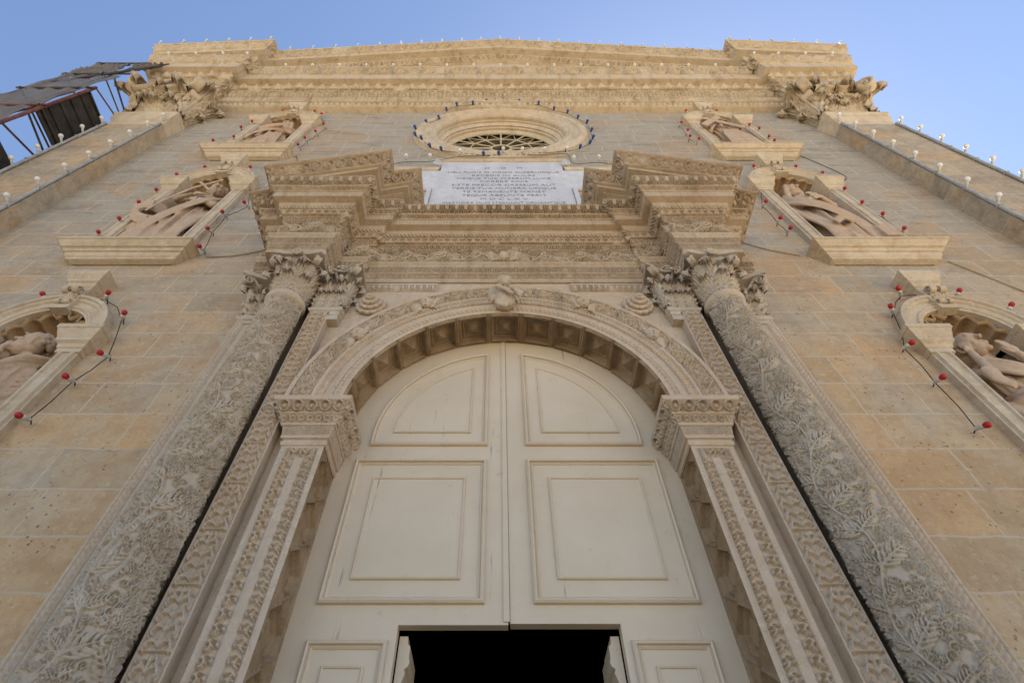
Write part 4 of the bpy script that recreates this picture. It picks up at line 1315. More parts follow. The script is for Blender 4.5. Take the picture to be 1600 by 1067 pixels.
for txt, z, wdt in LINES:
    cu = bpy.data.curves.new('t', 'FONT'); cu.body = txt; cu.size = .19; cu.align_x = 'CENTER'; cu.resolution_u = 3; cu.extrude = .002; cu.offset = -.004
    cu.space_character = 1.0
    o = bpy.data.objects.new('t', cu); COL.objects.link(o)
    bpy.context.view_layer.update()
    me = bpy.data.meshes.new_from_object(o.evaluated_get(bpy.context.evaluated_depsgraph_get()))
    V = np.array([v.co[:] for v in me.vertices])
    sc_ = wdt / (V[:, 0].max() - V[:, 0].min())
    V[:, 0] = (V[:, 0] - (V[:, 0].max() + V[:, 0].min()) / 2) * sc_ + .04
    P = np.stack([V[:, 0], -.094 - V[:, 2] * .5, z - .07 + V[:, 1] * .82], -1)
    par = list(range(len(P)))
    def find(a):
        while par[a] != a: par[a] = par[par[a]]; a = par[a]
        return a
    polys = [tuple(p_.vertices) for p_ in me.polygons]
    for p_ in polys:
        for q in p_[1:]: par[find(q)] = find(p_[0])
    isl = {}
    for p_ in polys: isl.setdefault(find(p_[0]), []).append(p_)
    items = sorted(((min(P[q, 0] for f_ in fs for q in f_), max(P[q, 0] for f_ in fs for q in f_), fs) for fs in isl.values()), key=lambda t_: t_[0])
    words = []
    for a, b, fs in items:
        if words and a - words[-1][0] < .055: words[-1][0] = max(b, words[-1][0]); words[-1][1] += fs
        else: words.append([b, list(fs)])
    for _, fs in words:
        tx = MB(); used = sorted({q for f_ in fs for q in f_}); mp_ = {q: i for i, q in enumerate(used)}
        tx.add(P[used], [tuple(mp_[q] for q in f_) for f_ in fs]); tx.build('inscribed_word', M_LETTER, plaque)
    bpy.data.objects.remove(o); bpy.data.curves.remove(cu); bpy.data.meshes.remove(me)

# =================================================================== door
def inset_loop(loop, d):
    """inset a closed counter-clockwise loop by d (mitred)"""
    P = np.array(loop, float); n = len(P); out = []
    for i in range(n):
        a = P[i] - P[i - 1]; b = P[(i + 1) % n] - P[i]
        a /= np.linalg.norm(a); b /= np.linalg.norm(b)
        na = np.array([-a[1], a[0]]); nb = np.array([-b[1], b[0]])
        out.append(P[i] + d * (na + nb) / (1 + na @ nb))
    return np.array(out)
def mould(mb, loop, prof, y0, fill=None):
    rings = [inset_loop(loop, o) for o, h in prof]
    for j in range(len(prof) - 1):
        P = np.stack([np.stack([r[:, 0], np.full(len(r), y0 - prof[j + q][1]), r[:, 1]], -1) for q, r in ((0, rings[j]), (1, rings[j + 1]))], 1)
        mb.grid(P, False, cu=True)
    if fill is not None:
        V, F = fill_poly([[tuple(p) for p in rings[-1]]], lambda a, b: (a, y0 - prof[-1][1], b)); mb.add(V, F)
YD = -.03
MO = [(0, 0), (.004, .030), (.020, .044), (.034, .038), (.038, .012), (.052, .020), (.064, .008), (.072, -.012)]
FI = [(0, 0), (.003, .018), (.012, .026), (.020, .022), (.024, .010)]
for sx in (-1, 1):
    gap = .008
    lf = MB()
    arc = [(1.78 * cos(a), SPR + 1.78 * sin(a)) for a in np.linspace(0, pi / 2 - .0045, 30)]
    zt = 3.70 if sx < 0 else 3.71
    poly = [(.875, 0), (1.78, 0)] + arc + [(gap, zt), (.875, zt)]
    poly = [(sx * x, z) for x, z in poly]
    if sx < 0: poly = poly[::-1]
    V, F = fill_poly([poly], lambda a, b: (a, YD, b)); lf.add(V, F)
    lf.prism(poly, YD, YD + .09, caps=False)
    leaf = lf.build('door_leaf', M_DOOR, church)
    def M(loop): return [(sx * x, z) for x, z in loop] if sx > 0 else [(-x, z) for x, z in loop][::-1]
    def rect(x0, x1, z0, z1): return [(x0, z0), (x1, z0), (x1, z1), (x0, z1)]
    # quarter-round upper panel
    def quarter(x0, z0, R):
        a1 = math.acos(x0 / R) ; a0 = math.asin(max(0, (z0 - SPR)) / R) if z0 > SPR else -math.asin((SPR - z0) / R)
        return [(x0, z0)] + [(R * cos(a), SPR + R * sin(a)) for a in np.linspace(a0, a1, 30)]
    pn = MB(); mould(pn, M(quarter(.20, 5.57, 1.46)), MO, YD); mould(pn, M(quarter(.385, 5.76, 1.24)), FI, YD, True); pn.build('upper_panel', M_DOOR, leaf)
    pn = MB(); mould(pn, M(rect(.20, 1.56, 3.86, 5.38)), MO, YD); mould(pn, M(rect(.41, 1.34, 4.07, 5.15)), FI, YD, True); pn.build('middle_panel', M_DOOR, leaf)
    pn = MB(); mould(pn, M(rect(.93, 1.56, 1.9, 3.58)), MO, YD); mould(pn, M(rect(1.08, 1.40, 2.1, 3.40)), FI, YD, True); pn.build('lower_panel', M_DOOR, leaf)
    if sx < 0:
        b = MB(); b.box(-.045, .004, YD - .016, YD - .001, 3.72, SPR + 1.74); b.build('astragal_strip', M_DOOR, leaf)
    # opened wicket leaf folded inwards, seen edge-on with its moulded panel side
    wk = MB()
    prof = [(.865, 0), (.865, 3.66), (.80, 3.66), (.795, 3.60), (.775, 3.585), (.775, 3.50), (.765, 3.47), (.775, 3.44), (.80, 3.42), (.79, 3.39), (.80, 3.36), (.81, 3.33), (.815, 3.1), (.80, 3.06), (.81, 3.02), (.815, 2.2), (.80, 2.1), (.80, 0)]
    wk.prism([(sx * x, z) for x, z in prof], YD + .10, YD + .52)
    wk.build('wicket_leaf', M_DOOR, leaf)
# dark inside of the doorway
d_ = MB()
P = [(-2.4, .55), (-2.4, 1.15), (2.4, 1.15), (2.4, .55)]
d_.box(-2.55, 2.55, .6, 7.5, 0.005, 0.01); d_.box(-2.59, -2.55, .0, 7.5, 0.01, 8.5); d_.box(2.55, 2.59, .0, 7.5, .01, 8.5)
d_.box(-2.55, 2.55, 7.5, 7.55, 0.01, 8.5); d_.box(-2.59, 2.59, .0, 7.55, 8.5, 8.55)
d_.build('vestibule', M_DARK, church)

# =================================================================== statues
def hand(m, c, d, up, s=1.0, curl=.4):
    """palm and five bent fingers pointing along d, back of the hand facing up"""
    d = np.array(d, float); d /= np.linalg.norm(d)
    up = np.array(up, float); up -= d * (up @ d); up /= np.linalg.norm(up)
    sd = np.cross(d, up); c = np.array((c[0] * .92, c[1] * .72, c[2]), float)
    R = np.stack([sd, d, up])
    m.ell(c + d * .045 * s, (.042 * s, .055 * s, .02 * s), 8, R)
    for i, (o, L) in enumerate(((-.030, .070), (-.010, .082), (.010, .078), (.029, .060))):
        b = c + d * .085 * s + sd * o * s
        p1 = b + d * L * .5 * s - up * .004; p2 = p1 + (d * cos(curl) - up * sin(curl)) * L * .35 * s; p3 = p2 + (d * cos(curl * 2) - up * sin(curl * 2)) * L * .3 * s
        m.tube([b - d * .02, b, p1, p2, p3], [.011 * s, .0115 * s, .0105 * s, .0095 * s, .008 * s], 6)
    b = c + d * .02 * s - sd * .035 * s
    m.tube([b, b + d * .03 * s - sd * .03 * s, b + d * .065 * s - sd * .038 * s], [.014 * s, .013 * s, .010 * s], 6)

def head(m, c, yaw=0, pitch=0, roll=0, beard=False, hair='short', s=1.14):
    cy, sy_ = cos(yaw), sin(yaw); cp, sp_ = cos(pitch), sin(pitch); cr, sr = cos(roll), sin(roll)
    Rz = np.array([[cy, -sy_, 0], [sy_, cy, 0], [0, 0, 1]]); Rx = np.array([[1, 0, 0], [0, cp, -sp_], [0, sp_, cp]]); Ry = np.array([[cr, 0, sr], [0, 1, 0], [-sr, 0, cr]])
    R = Rz @ Rx @ Ry; c = np.array(c, float)
    def E_(p, r): m.ell(c + R @ (np.array(p) * s), tuple(q * s for q in r), 8, R.T)
    E_((0, 0, .02), (.080, .098, .108)); E_((0, -.03, -.055), (.062, .068, .068)); E_((0, -.072, -.105), (.028, .024, .022))
    m.tube([c + R @ (np.array(q) * s) for q in ((0, -.085, .035), (0, -.108, -.002), (0, -.122, -.028))], [.010 * s, .013 * s, .018 * s], 7)
    E_((0, -.098, -.063), (.024, .014, .006)); E_((0, -.095, -.076), (.020, .014, .007))
    for q in (-1, 1):
        E_((q * .034, -.088, .042), (.026, .012, .008)); E_((q * .032, -.080, .020), (.014, .012, .009)); E_((q * .045, -.066, -.03), (.022, .022, .02))
        E_((q * .082, .005, -.005), (.012, .022, .030))
    if hair != 'veil':
        rs = random.Random(5)
        for i in range(70):
            a = rs.uniform(-.15, pi + .15); e = rs.uniform(0, 1.25)
            p = (.086 * cos(a) * cos(e), .02 + .098 * sin(a) * cos(e) * 1.0, .03 + .105 * sin(e))
            E_(p, (.024, .024, .020))
        if hair == 'long':
            for q in (-1, 1):
                for k in range(5):
                    pts = [c + R @ (np.array(w) * s) for w in ((q * .07, .03 + k * .012, .05), (q * (.10 + k * .003), .02 + k * .02, -.06), (q * (.09 - .01 * k), .03 + k * .02, -.16), (q * .10, .02 + k * .02, -.25))]
                    m.tube(pts, [.026 * s, .028 * s, .026 * s, .014 * s], 6)
    if hair == 'veil':
        E_((0, .03, .035), (.105, .105, .118))
        for q in (-1, 1):
            m.tube([c + R @ (np.array(w) * s) for w in ((q * .07, -.03, .10), (q * .10, -.02, -.02), (q * .105, .0, -.14), (q * .14, -.02, -.25))], [.03 * s, .036 * s, .04 * s, .05 * s], 8)
    if beard:
        rs = random.Random(9)
        for i in range(26):
            a = rs.uniform(-1.2, 1.2); z = rs.uniform(-.19, -.07)
            E_((.062 * sin(a) * (1 + (z + .07) * 2.2), -.085 * cos(a) * .95 - .015, z), (.020, .020, .026))
    return R

def robe(m, rings, folds=11, amp=.05, seed=0, nth=120):
    rs = np.random.default_rng(seed)
    ph = rs.uniform(0, 6.28, 4)
    zs = np.array([r[0] for r in rings]); zz = np.linspace(zs[0], zs[-1], 60)
    f = lambda k: np.interp(zz, zs, [r[k] for r in rings])
    cx, cy, rx, ry, am = f(1), f(2), f(3), f(4), f(5)
    th = np.arange(nth) * 2 * pi / nth
    T, Z = np.meshgrid(th, zz)
    wv = np.abs(np.sin(folds / 2 * T + ph[0] + .9 * np.sin(Z * 2.2 + ph[1]))) ** .8 + .45 * np.sin(folds * 1.3 * T + ph[2] + Z * 2.5)
    k = 1 + 1.6 * am[:, None] * (wv - .5)
    P = np.stack([cx[:, None] + rx[:, None] * np.cos(T) * k, cy[:, None] + ry[:, None] * np.sin(T) * k, Z], -1)
    m.grid(P, True, cv=True)
    m.add(P[0], [tuple(range(nth))]); m.add(P[-1], [tuple(range(nth))[::-1]])

def curve(pts, n=16):
    """Catmull-Rom through the points"""
    P = np.array(pts, float); P = np.vstack([2 * P[0] - P[1], P, 2 * P[-1] - P[-2]])
    out = []
    for i in range(1, len(P) - 2):
        for t in np.linspace(0, 1, n, endpoint=False):
            out.append(.5 * (2 * P[i] + (P[i + 1] - P[i - 1]) * t + (2 * P[i - 1] - 5 * P[i] + 4 * P[i + 1] - P[i + 2]) * t ** 2 + (3 * P[i] - P[i - 1] - 3 * P[i + 1] + P[i + 2]) * t ** 3))
    out.append(P[-2])
    return np.array(out)

def sash(m, pts, wid, n=4, r=.022, off=(0, 0, 1)):
    """a band of parallel rounded folds along a path"""
    P = curve(pts, 8); off = np.array(off, float); n += 2; r *= .68
    for k in range(n):
        q = (k - (n - 1) / 2) / max(1, n - 1) * wid
        rr = r * (1 + .25 * np.sin(np.linspace(0, 7, len(P)) + k))
        m.tube(P + off * q + np.array([0, -.006 * (k % 2), 0]), rr, 8)

def arm(m, sh, el, wr, r=(.050, .040, .028), sleeve=True):
    q = lambda p: (p[0] * .92, p[1] * .72, p[2])
    el, wr = q(el), q(wr)
    m.tube(curve([sh, el, wr], 10), np.concatenate([np.linspace(r[0], r[1], 10), np.linspace(r[1], r[2], 11)]), 12)
    if sleeve:
        sh, el, wr = map(np.array, (sh, el, wr))
        for k in range(4):
            c = sh + (el - sh) * (.25 + .22 * k)
            m.ell(c + (0, -.01, -.01), (.062, .055, .028), 7)

BODY = [(0, 0, .02, .27, .22, .20), (.08, 0, .02, .27, .22, .20), (.5, 0, .01, .235, .20, .20), (.85, .01, 0, .22, .18, .16), (1.0, .01, 0, .20, .165, .12),
        (1.12, 0, 0, .175, .145, .08), (1.28, 0, 0, .20, .15, .07), (1.40, 0, .0, .215, .14, .05), (1.47, 0, .01, .17, .11, .02), (1.52, 0, .0, .075, .075, 0), (1.60, 0, .0, .06, .065, 0)]
def statue(sx, lvl, kind, label, H):
    z0, zs = NICHES[lvl]
    S = H / 1.80
    m = MB()
    if kind == 'bearded':      # bottom left: bearded man, face up to the left, staff across the chest
        robe(m, BODY, 11, .05, 1)
        head(m, (-.03, -.05, 1.68), yaw=-.95, pitch=-.30, beard=True, hair='short')
        arm(m, (-.20, 0, 1.40), (-.33, -.12, 1.18), (-.20, -.27, 1.27)); hand(m, (-.20, -.27, 1.27), (.5, -.1, .5), (-.4, -.6, .4))
        arm(m, (.20, 0, 1.40), (.31, -.06, 1.12), (.14, -.22, 1.02)); hand(m, (.14, -.22, 1.02), (-.8, -.2, .1), (0, -1, 0))
        sash(m, [(.22, -.02, 1.46), (.10, -.15, 1.36), (-.08, -.18, 1.18), (-.20, -.12, .98), (-.22, .04, .8)], .18, 6, .028, (.5, 0, .8))
        sash(m, [(-.22, -.04, 1.46), (-.16, -.15, 1.34), (-.10, -.17, 1.24)], .12, 4, .026, (.8, 0, .2))
        sash(m, [(.24, .0, 1.30), (.28, -.08, .9), (.26, -.12, .5), (.28, -.06, .08)], .10, 3, .032, (1, 0, 0))
        m.tube([(-.40, -.30, 1.46), (.02, -.27, 1.36), (.20, -.22, .9), (.30, -.20, .1)], .022, 8)
    elif kind == 'longhair':   # bottom right: long-haired woman, one hand raised to her head, the other open
        b = [(z, cx, cy, rx * (1.12 if z < .9 else 1), ry * (1.15 if z < .9 else 1), a) for z, cx, cy, rx, ry, a in BODY]
        robe(m, b, 13, .05, 2)
        head(m, (-.05, -.04, 1.68), yaw=.10, pitch=-.12, roll=-.30, hair='long')
        arm(m, (-.20, 0, 1.40), (-.29, -.20, 1.24), (-.17, -.13, 1.56), sleeve=True); hand(m, (-.17, -.13, 1.55), (.12, .02, 1), (-.6, -.8, 0), curl=.5)
        arm(m, (.21, 0, 1.40), (.32, -.14, 1.20), (.15, -.23, 1.47)); hand(m, (.15, -.23, 1.47), (-.25, -.05, 1), (0, -1, .2), curl=.2)
        for k, zc in enumerate((1.10, 1.075)):
            m.tube([(.20 * cos(a), .16 * sin(a) - .0, zc + .01 * sin(3 * a)) for a in np.linspace(0, 2 * pi, 24)], .022, 7)
        sash(m, [(-.20, -.10, 1.42), (-.10, -.17, 1.30), (.06, -.18, 1.22), (.19, -.12, 1.14)], .14, 5, .024, (.3, 0, .9))
        m.ell((-.02, -.04, 1.0), (.25, .20, .10), 14)
        sash(m, [(-.30, -.05, 1.02), (-.28, -.18, .7), (-.24, -.20, .3), (-.26, -.14, .06)], .14, 4, .035, (1, 0, 0))
        sash(m, [(.10, -.20, 1.0), (.18, -.22, .6), (.14, -.24, .08)], .14, 4, .035, (1, 0, 0))
        m.tube([(-.33, -.20, 1.23), (-.36, -.24, 1.12), (-.31, -.28, 1.03)], [.07, .06, .04], 9)
    elif kind == 'scroll':     # middle left: man with wide cloak and a long staff, book held out low to the left
        robe(m, [(z, cx + .05, cy, rx, ry, a) for z, cx, cy, rx, ry, a in BODY], 12, .05, 3)
        head(m, (.10, -.06, 1.68), yaw=.45, pitch=.15, roll=.15, hair='short', beard=True)
        arm(m, (-.14, 0, 1.42), (-.26, -.20, 1.25), (-.02, -.30, 1.30)); hand(m, (-.02, -.30, 1.30), (1, 0, .15), (0, -1, .3), curl=.7)
        arm(m, (.26, 0, 1.38), (.34, -.16, 1.12), (.14, -.28, 1.16)); hand(m, (.14, -.28, 1.16), (-1, 0, .1), (0, -1, 0), curl=.6)
        m.tube([(.28, -.34, 1.62), (-.02, -.34, 1.34), (-.22, -.33, .95), (-.30, -.30, .70)], [.024, .026, .026, .022], 9)
        m.tube([(.0, -.36, 1.52), (.12, -.36, 1.40), (.24, -.34, 1.28)], .022, 8)
        sash(m, [(-.26, -.10, .96), (-.36, -.22, .92), (-.46, -.26, .80), (-.38, -.28, .60), (-.20, -.26, .50)], .16, 5, .032, (0, 0, 1))
        m.prism([(-.52, .84), (-.38, .96), (-.34, .78), (-.46, .66)], -.34, -.24)
        m.prism([(-.40, .96), (-.34, 1.0), (-.27, .80), (-.34, .76)], -.33, -.25)
        sash(m, [(.26, -.06, 1.40), (.16, -.20, 1.05), (-.02, -.24, .70), (-.16, -.22, .36), (-.18, -.2, .05)], .18, 5, .034, (1, 0, .3))
        sash(m, [(.30, -.02, 1.1), (.32, -.14, .7), (.28, -.18, .3), (.28, -.14, .05)], .16, 4, .036, (1, 0, 0))
        m.ell((-.28, -.06, .52), (.16, .16, .30), 12)
    elif kind == 'veiled':     # middle right: veiled woman, mantle sweeping diagonally, small coffer at her feet
        robe(m, BODY, 9, .05, 4)
        head(m, (-.03, -.05, 1.66), yaw=.15, pitch=.12, hair='veil')
        arm(m, (-.20, 0, 1.38), (-.26, -.14, 1.10), (-.04, -.26, 1.20)); hand(m, (-.04, -.26, 1.20), (1, -.1, .3), (0, -1, 0))
        arm(m, (.20, 0, 1.38), (.30, -.12, 1.14), (.10, -.27, 1.26)); hand(m, (.10, -.27, 1.26), (-.7, -.1, .6), (0, -1, 0))
        sash(m, [(-.16, .0, 1.62), (-.26, -.04, 1.38), (-.22, -.18, 1.1), (-.04, -.26, .86), (.14, -.22, .58), (.24, -.16, .2)], .20, 6, .036, (.5, 0, .8))
        sash(m, [(.14, .0, 1.60), (.24, .0, 1.36), (.30, -.06, 1.0), (.30, -.10, .6), (.28, -.1, .06)], .10, 4, .034, (1, 0, 0))
        sash(m, [(-.24, -.04, 1.2), (-.28, -.12, .8), (-.22, -.18, .4), (-.22, -.16, .05)], .14, 4, .036, (1, 0, 0))
        m.prism([(.25, .10), (.43, .10), (.43, .30), (.25, .30)], -.30, -.08); m.ell((.34, -.20, .33), (.10, .11, .06), 8)
        m.tube([(-.18, -.28, .42), (-.06, -.34, .50), (.04, -.30, .44)], [.05, .06, .05], 8)
    elif kind == 'haloed':     # top left: woman with round halo, arms folded over a child-like bundle
        robe(m, BODY, 9, .05, 5)
        head(m, (.02, -.05, 1.68), yaw=0, pitch=.1, hair='veil')
        m.lathe([(.001, -.012), (.17, -.012), (.18, 0), (.17, .012), (.001, .012)], n=28)
        P = m.V[-1]; P[:] = np.stack([P[:, 0] + .02, P[:, 2] + .07, P[:, 1] + 1.70], 1)
        arm(m, (-.20, 0, 1.38), (-.32, -.12, 1.12), (-.12, -.26, 1.08)); hand(m, (-.12, -.26, 1.08), (1, 0, .2), (0, -1, 0))
        arm(m, (.20, 0, 1.38), (.32, -.12, 1.14), (.08, -.27, 1.20)); hand(m, (.08, -.27, 1.20), (-1, 0, .1), (0, -1, 0))
        sash(m, [(.26, -.04, 1.30), (.06, -.22, 1.12), (-.20, -.24, .90), (-.36, -.16, .76)], .24, 6, .036, (.3, 0, .9))
        sash(m, [(-.28, -.02, 1.3), (-.36, -.10, .9), (-.38, -.08, .4), (-.36, -.04, .1)], .10, 3, .04, (1, 0, 0))
        m.tube([(-.24, -.28, 1.0), (0, -.32, 1.1), (.16, -.3, 1.2)], [.06, .08, .06], 9)
    else:                      # top right: man holding a broad crosspiece, strongly pleated robe
        robe(m, [(z, cx, cy, rx * 1.08, ry * 1.08, a * 1.3) for z, cx, cy, rx, ry, a in BODY], 15, .05, 6)
        head(m, (.0, -.05, 1.68), yaw=.1, pitch=.05, hair='short', beard=True)
        arm(m, (-.21, 0, 1.38), (-.34, -.14, 1.2), (-.20, -.30, 1.34)); hand(m, (-.20, -.30, 1.34), (.7, 0, .5), (0, -1, 0), curl=.8)
        arm(m, (.21, 0, 1.38), (.34, -.14, 1.12), (.22, -.30, 1.06)); hand(m, (.22, -.30, 1.06), (-1, 0, .2), (0, -1, 0), curl=.8)
        m.prism([(-.52, 1.20), (-.46, 1.06), (.02, 1.58), (-.06, 1.70)], -.36, -.28)
        m.prism([(-.40, 1.56), (-.32, 1.64), (.30, 1.02), (.22, .94)], -.35, -.29)
        for k in range(9):
            x = -.22 + .055 * k
            m.tube([(x * .55, -.19, 1.06), (x, -.235, .7), (x * 1.15, -.25, .3), (x * 1.25, -.24, .04)], [.018, .028, .032, .03], 7)
        sash(m, [(-.24, -.02, 1.3), (-.34, -.08, .9), (-.34, -.08, .4)], .08, 3, .034, (1, 0, 0))
    if kind not in ():
        for q in (-1, 1):   # feet under the hem
            m.tube([(q * .10, -.10, .05), (q * .11, -.22, .04), (q * .12, -.30, .03)], [.05, .045, .03], 8)
    # bake scale, then clean union
    for i in range(len(m.V)):
        Q = m.V[i]; y = Q[:, 1]
        m.V[i] = np.stack([Q[:, 0], np.where(y < -.2, -.2 + (y + .2) * .45, y), Q[:, 2]], 1) * S
    for i in range(len(m.V)): m.V[i] = m.V[i] * np.array([.86, .88, 1])
    o = remesh(m, 'statue', M_STAT, None, .011 if lvl == 0 else .015, 1)
    o.location = (sx * NX, .14, z0 + .20)
    tag(o, label, 'statue')
statue(-1, 0, 'bearded', 'stone statue of a bearded man with curly hair looking up in the lower left niche', 3.12)
statue(1, 0, 'longhair', 'stone statue raising one hand to its long-haired head in the lower right niche', 3.12)
statue(-1, 1, 'scroll', 'statue in a wide cloak holding a long staff and book in the middle left niche', 3.10)
statue(1, 1, 'veiled', 'veiled stone statue with a sweeping mantle in the middle right niche', 3.10)
statue(-1, 2, 'haloed', 'draped statue with a disc halo in the upper left niche', 2.95)
statue(1, 2, 'crossbar', 'pleated-robe statue holding a slanting beam in the upper right niche', 2.95)

# =================================================================== festoon lights
ORD = ['first', 'second', 'third', 'fourth', 'fifth', 'sixth', 'seventh', 'eighth', 'ninth', 'tenth', 'eleventh', 'twelfth', 'thirteenth', 'fourteenth', 'fifteenth',
       'sixteenth', 'seventeenth', 'eighteenth', 'nineteenth', 'twentieth', 'twenty-first', 'twenty-second', 'twenty-third', 'twenty-fourth', 'twenty-fifth',
       'twenty-sixth', 'twenty-seventh', 'twenty-eighth']
def lamp_meshes(mat, r, sock_mat, L=1.0, tear=.25):
    """a lamp pointing up along +z: socket from 0, glass above"""
    b = MB()
    prof = [(r * .42, .0)] + [(r * sin(a) * (1 if a > pi / 2 else 1 - tear * .3 * cos(a)), r * 1.05 - r * cos(a) * (1 + (tear if a < pi / 2 else 0)) + r * .15) for a in np.linspace(.55, pi - .02, 12)]
    b.lathe(prof, (0, 0, .085 * L), 14)
    ob = b.build('glass_bulb', mat)
    s = MB()
    s.lathe([(.001, 0), (.020, 0), (.024, .01), (.024, .05 * L), (.03, .055 * L), (.03, .085 * L), (.024, .095 * L), (.001, .096 * L)], n=10)
    os_ = s.build('socket', sock_mat)
    return ob, os_
def lamp_proto(mat, r, sock, L=1.0, tear=.25):
    root = bpy.data.objects.new('festoon_lamp', None); COL.objects.link(root)
    a, b = lamp_meshes(mat, r, sock, L, tear); a.parent = root; b.parent = root
    return root, [a, b], [False]
def place(proto, loc, d, label, cat, group):
    root, ch, used = proto
    if not used[0]:
        r = root; used[0] = True
    else:
        r = root.copy(); COL.objects.link(r)
        for c in ch:
            k = c.copy(); COL.objects.link(k); k.parent = r
    d = np.array(d, float); d /= np.linalg.norm(d)
    r.location = loc
    yaw = math.atan2(d[1], d[0]); pit = math.acos(max(-1, min(1, d[2])))
    r.rotation_euler = (0, pit, yaw)
    tag(r, label, cat, group)
    return r
P_RED = lamp_proto(M_RED, .038, M_SOCK, 1.0, .5)
P_BLUE = lamp_proto(M_BLUE, .042, M_BSOCK, .5, .1)
P_WH = lamp_proto(M_WHITE, .055, M_SOCK, 1.3, .1)
P_WS = lamp_proto(M_WHITE, .046, M_SOCK, .6, .1)
P_CAN = lamp_proto(M_WHITE, .036, M_SOCK, 2.0, .9)

RED = {
 ('lower left', -1): [(-5.32, 5.90), (-5.24, 6.55), (-5.09, 7.03), (-5.38, 7.86), (-5.92, 8.40), (-6.76, 8.36), (-7.3, 7.9), (-7.55, 7.0), (-7.5, 6.2)],
 ('lower right', 1): [(5.14, 5.76), (5.19, 6.53), (5.23, 7.21), (5.57, 8.03), (5.97, 8.52), (6.74, 8.46), (7.22, 8.07), (7.5, 7.2), (7.5, 6.3)],
 ('middle left', -1): [(-7.22, 10.52), (-7.21, 11.16), (-7.30, 11.93), (-7.23, 12.57), (-7.22, 13.47), (-6.81, 13.97), (-5.87, 13.97), (-5.12, 11.93), (-5.37, 11.45), (-5.32, 10.70), (-5.16, 9.98)],
 ('middle right', 1): [(5.20, 10.68), (5.20, 11.12), (5.24, 11.94), (5.91, 14.04), (6.76, 14.01), (7.17, 13.58), (7.23, 12.65), (7.22, 11.96), (7.30, 11.36), (7.27, 10.71)],
 ('upper left', -1): [(-7.54, 16.06), (-7.16, 16.48), (-7.29, 17.37), (-7.19, 17.95), (-6.68, 19.19), (-5.78, 19.10), (-5.49, 18.8), (-5.03, 17.67), (-5.07, 16.95), (-5.19, 16.31), (-5.20, 15.73)],
 ('upper right', 1): [(5.20, 16.24), (5.05, 16.48), (5.12, 17.04), (5.16, 17.86), (5.76, 19.15), (6.59, 19.15), (7.07, 17.65), (7.22, 17.27), (7.16, 16.49), (7.17, 16.11), (7.31, 15.51)]}
for (nm, sx), pts in RED.items():
    cab = []
    for i, (x, z) in enumerate(pts):
        out = 1 if abs(x) > NX else -1
        top = (nm[:3] == 'mid' and z > 13.4) or (nm[:3] == 'upp' and z > 18.5) or (nm[:3] == 'low' and z > 7.8)
        k = 1 if x > sx * NX else -1
        base = (x - k * .03 * (0 if top else -1), -.075, z + .02)
        d = (-k * .35 + random.uniform(-.2, .2), -.85, random.uniform(-.35, .0)) if not top else (k * .4, -.75, .45)
        L = f'red bulb on the string round the {nm} niche, {ORD[i]} counted from its {"left" if (x < sx * NX) == (i < len(pts) / 2) else "right"} foot' if False else \
            f'red festoon bulb beside the {nm} niche, {ORD[i]} along its string from the ' + ('inner' if abs(pts[0][0]) < NX else 'outer') + ' foot'
        place(P_RED, base, d, L, 'light bulb', 'red festoon bulbs round the statue niches')
        cab.append((x + k * .015, -.085, z + .01))
        if i + 1 < len(pts):
            x2, z2 = pts[i + 1]
            cab.append(((x + x2) / 2 + .02, -.075, (z + z2) / 2 + (.10 if abs(x2 - x) > .35 and top else -.0)))
    m = MB(); m.tube(cab, .0065, 5)
    for q in cab[::2]:
        m.tube([(q[0], -.02, q[2]), (q[0] + .02, -.10, q[2] + .03)], .008, 5)
    tag(m.build('light_cable', M_WIRE), f'black cable of red bulbs looped round the {nm} niche', 'cable', 'cables of the red festoon bulbs')
BLU = [(0.08, 20.2), (0.58, 19.95), (1.18, 19.73), (1.64, 19.4), (2.02, 19.02), (2.26, 18.4), (2.46, 17.88), (2.47, 17.06), (2.42, 16.38), (2.28, 15.92), (1.98, 15.55), (1.6, 15.3), (-0.07, 15.02),
       (-0.44, 15.0), (-1.5, 15.38), (-1.81, 15.64), (-2.1, 16.32), (-2.3, 16.64), (-2.39, 17.32), (-2.14, 17.91), (-1.82, 18.37), (-1.67, 19.32), (-1.37, 19.58), (-0.87, 19.76), (-0.46, 19.99)]
for i, (x, z) in enumerate(BLU):
    a = math.atan2(z - OC[1], x)
    yy = -.13 if z < 19.5 else -.22
    place(P_BLUE, (x, yy, z), (cos(a) * .3, -.9, sin(a) * .3), f'blue bulb on the rim of the round window, {ORD[i]} clockwise from the top', 'light bulb', 'blue bulbs round the round window')
m = MB(); m.tube(curve([(x, -.14 if z < 19.5 else -.22, z) for x, z in BLU] + [(BLU[0][0], -.22, BLU[0][1])], 4), .006, 5)
tag(m.build('light_cable', M_WIRE), 'thin dark cable of blue bulbs ringing the round window', 'cable')
WHS = [(-2.27, 14.51), (-1.71, 14.54), (-1.02, 14.9), (0.04, 15.06), (0.51, 15.05), (1.06, 15.05), (1.61, 15.1), (1.70, 14.4), (2.3, 14.45)]
for i, (x, z) in enumerate(WHS):
    place(P_WS, (x, -.18, z), (0, -.8, .4), f'white bulb under the round window above the marble tablet, {ORD[i]} from the left', 'light bulb', 'white bulbs between tablet and window')
m = MB(); m.tube(curve([(-2.7, -.12, 14.35)] + [(x, -.14, z - .01) for x, z in WHS] + [(2.8, -.12, 14.3)], 5), .006, 5)
tag(m.build('light_cable', M_WIRE), 'black cable of white bulbs draped between window and tablet', 'cable')

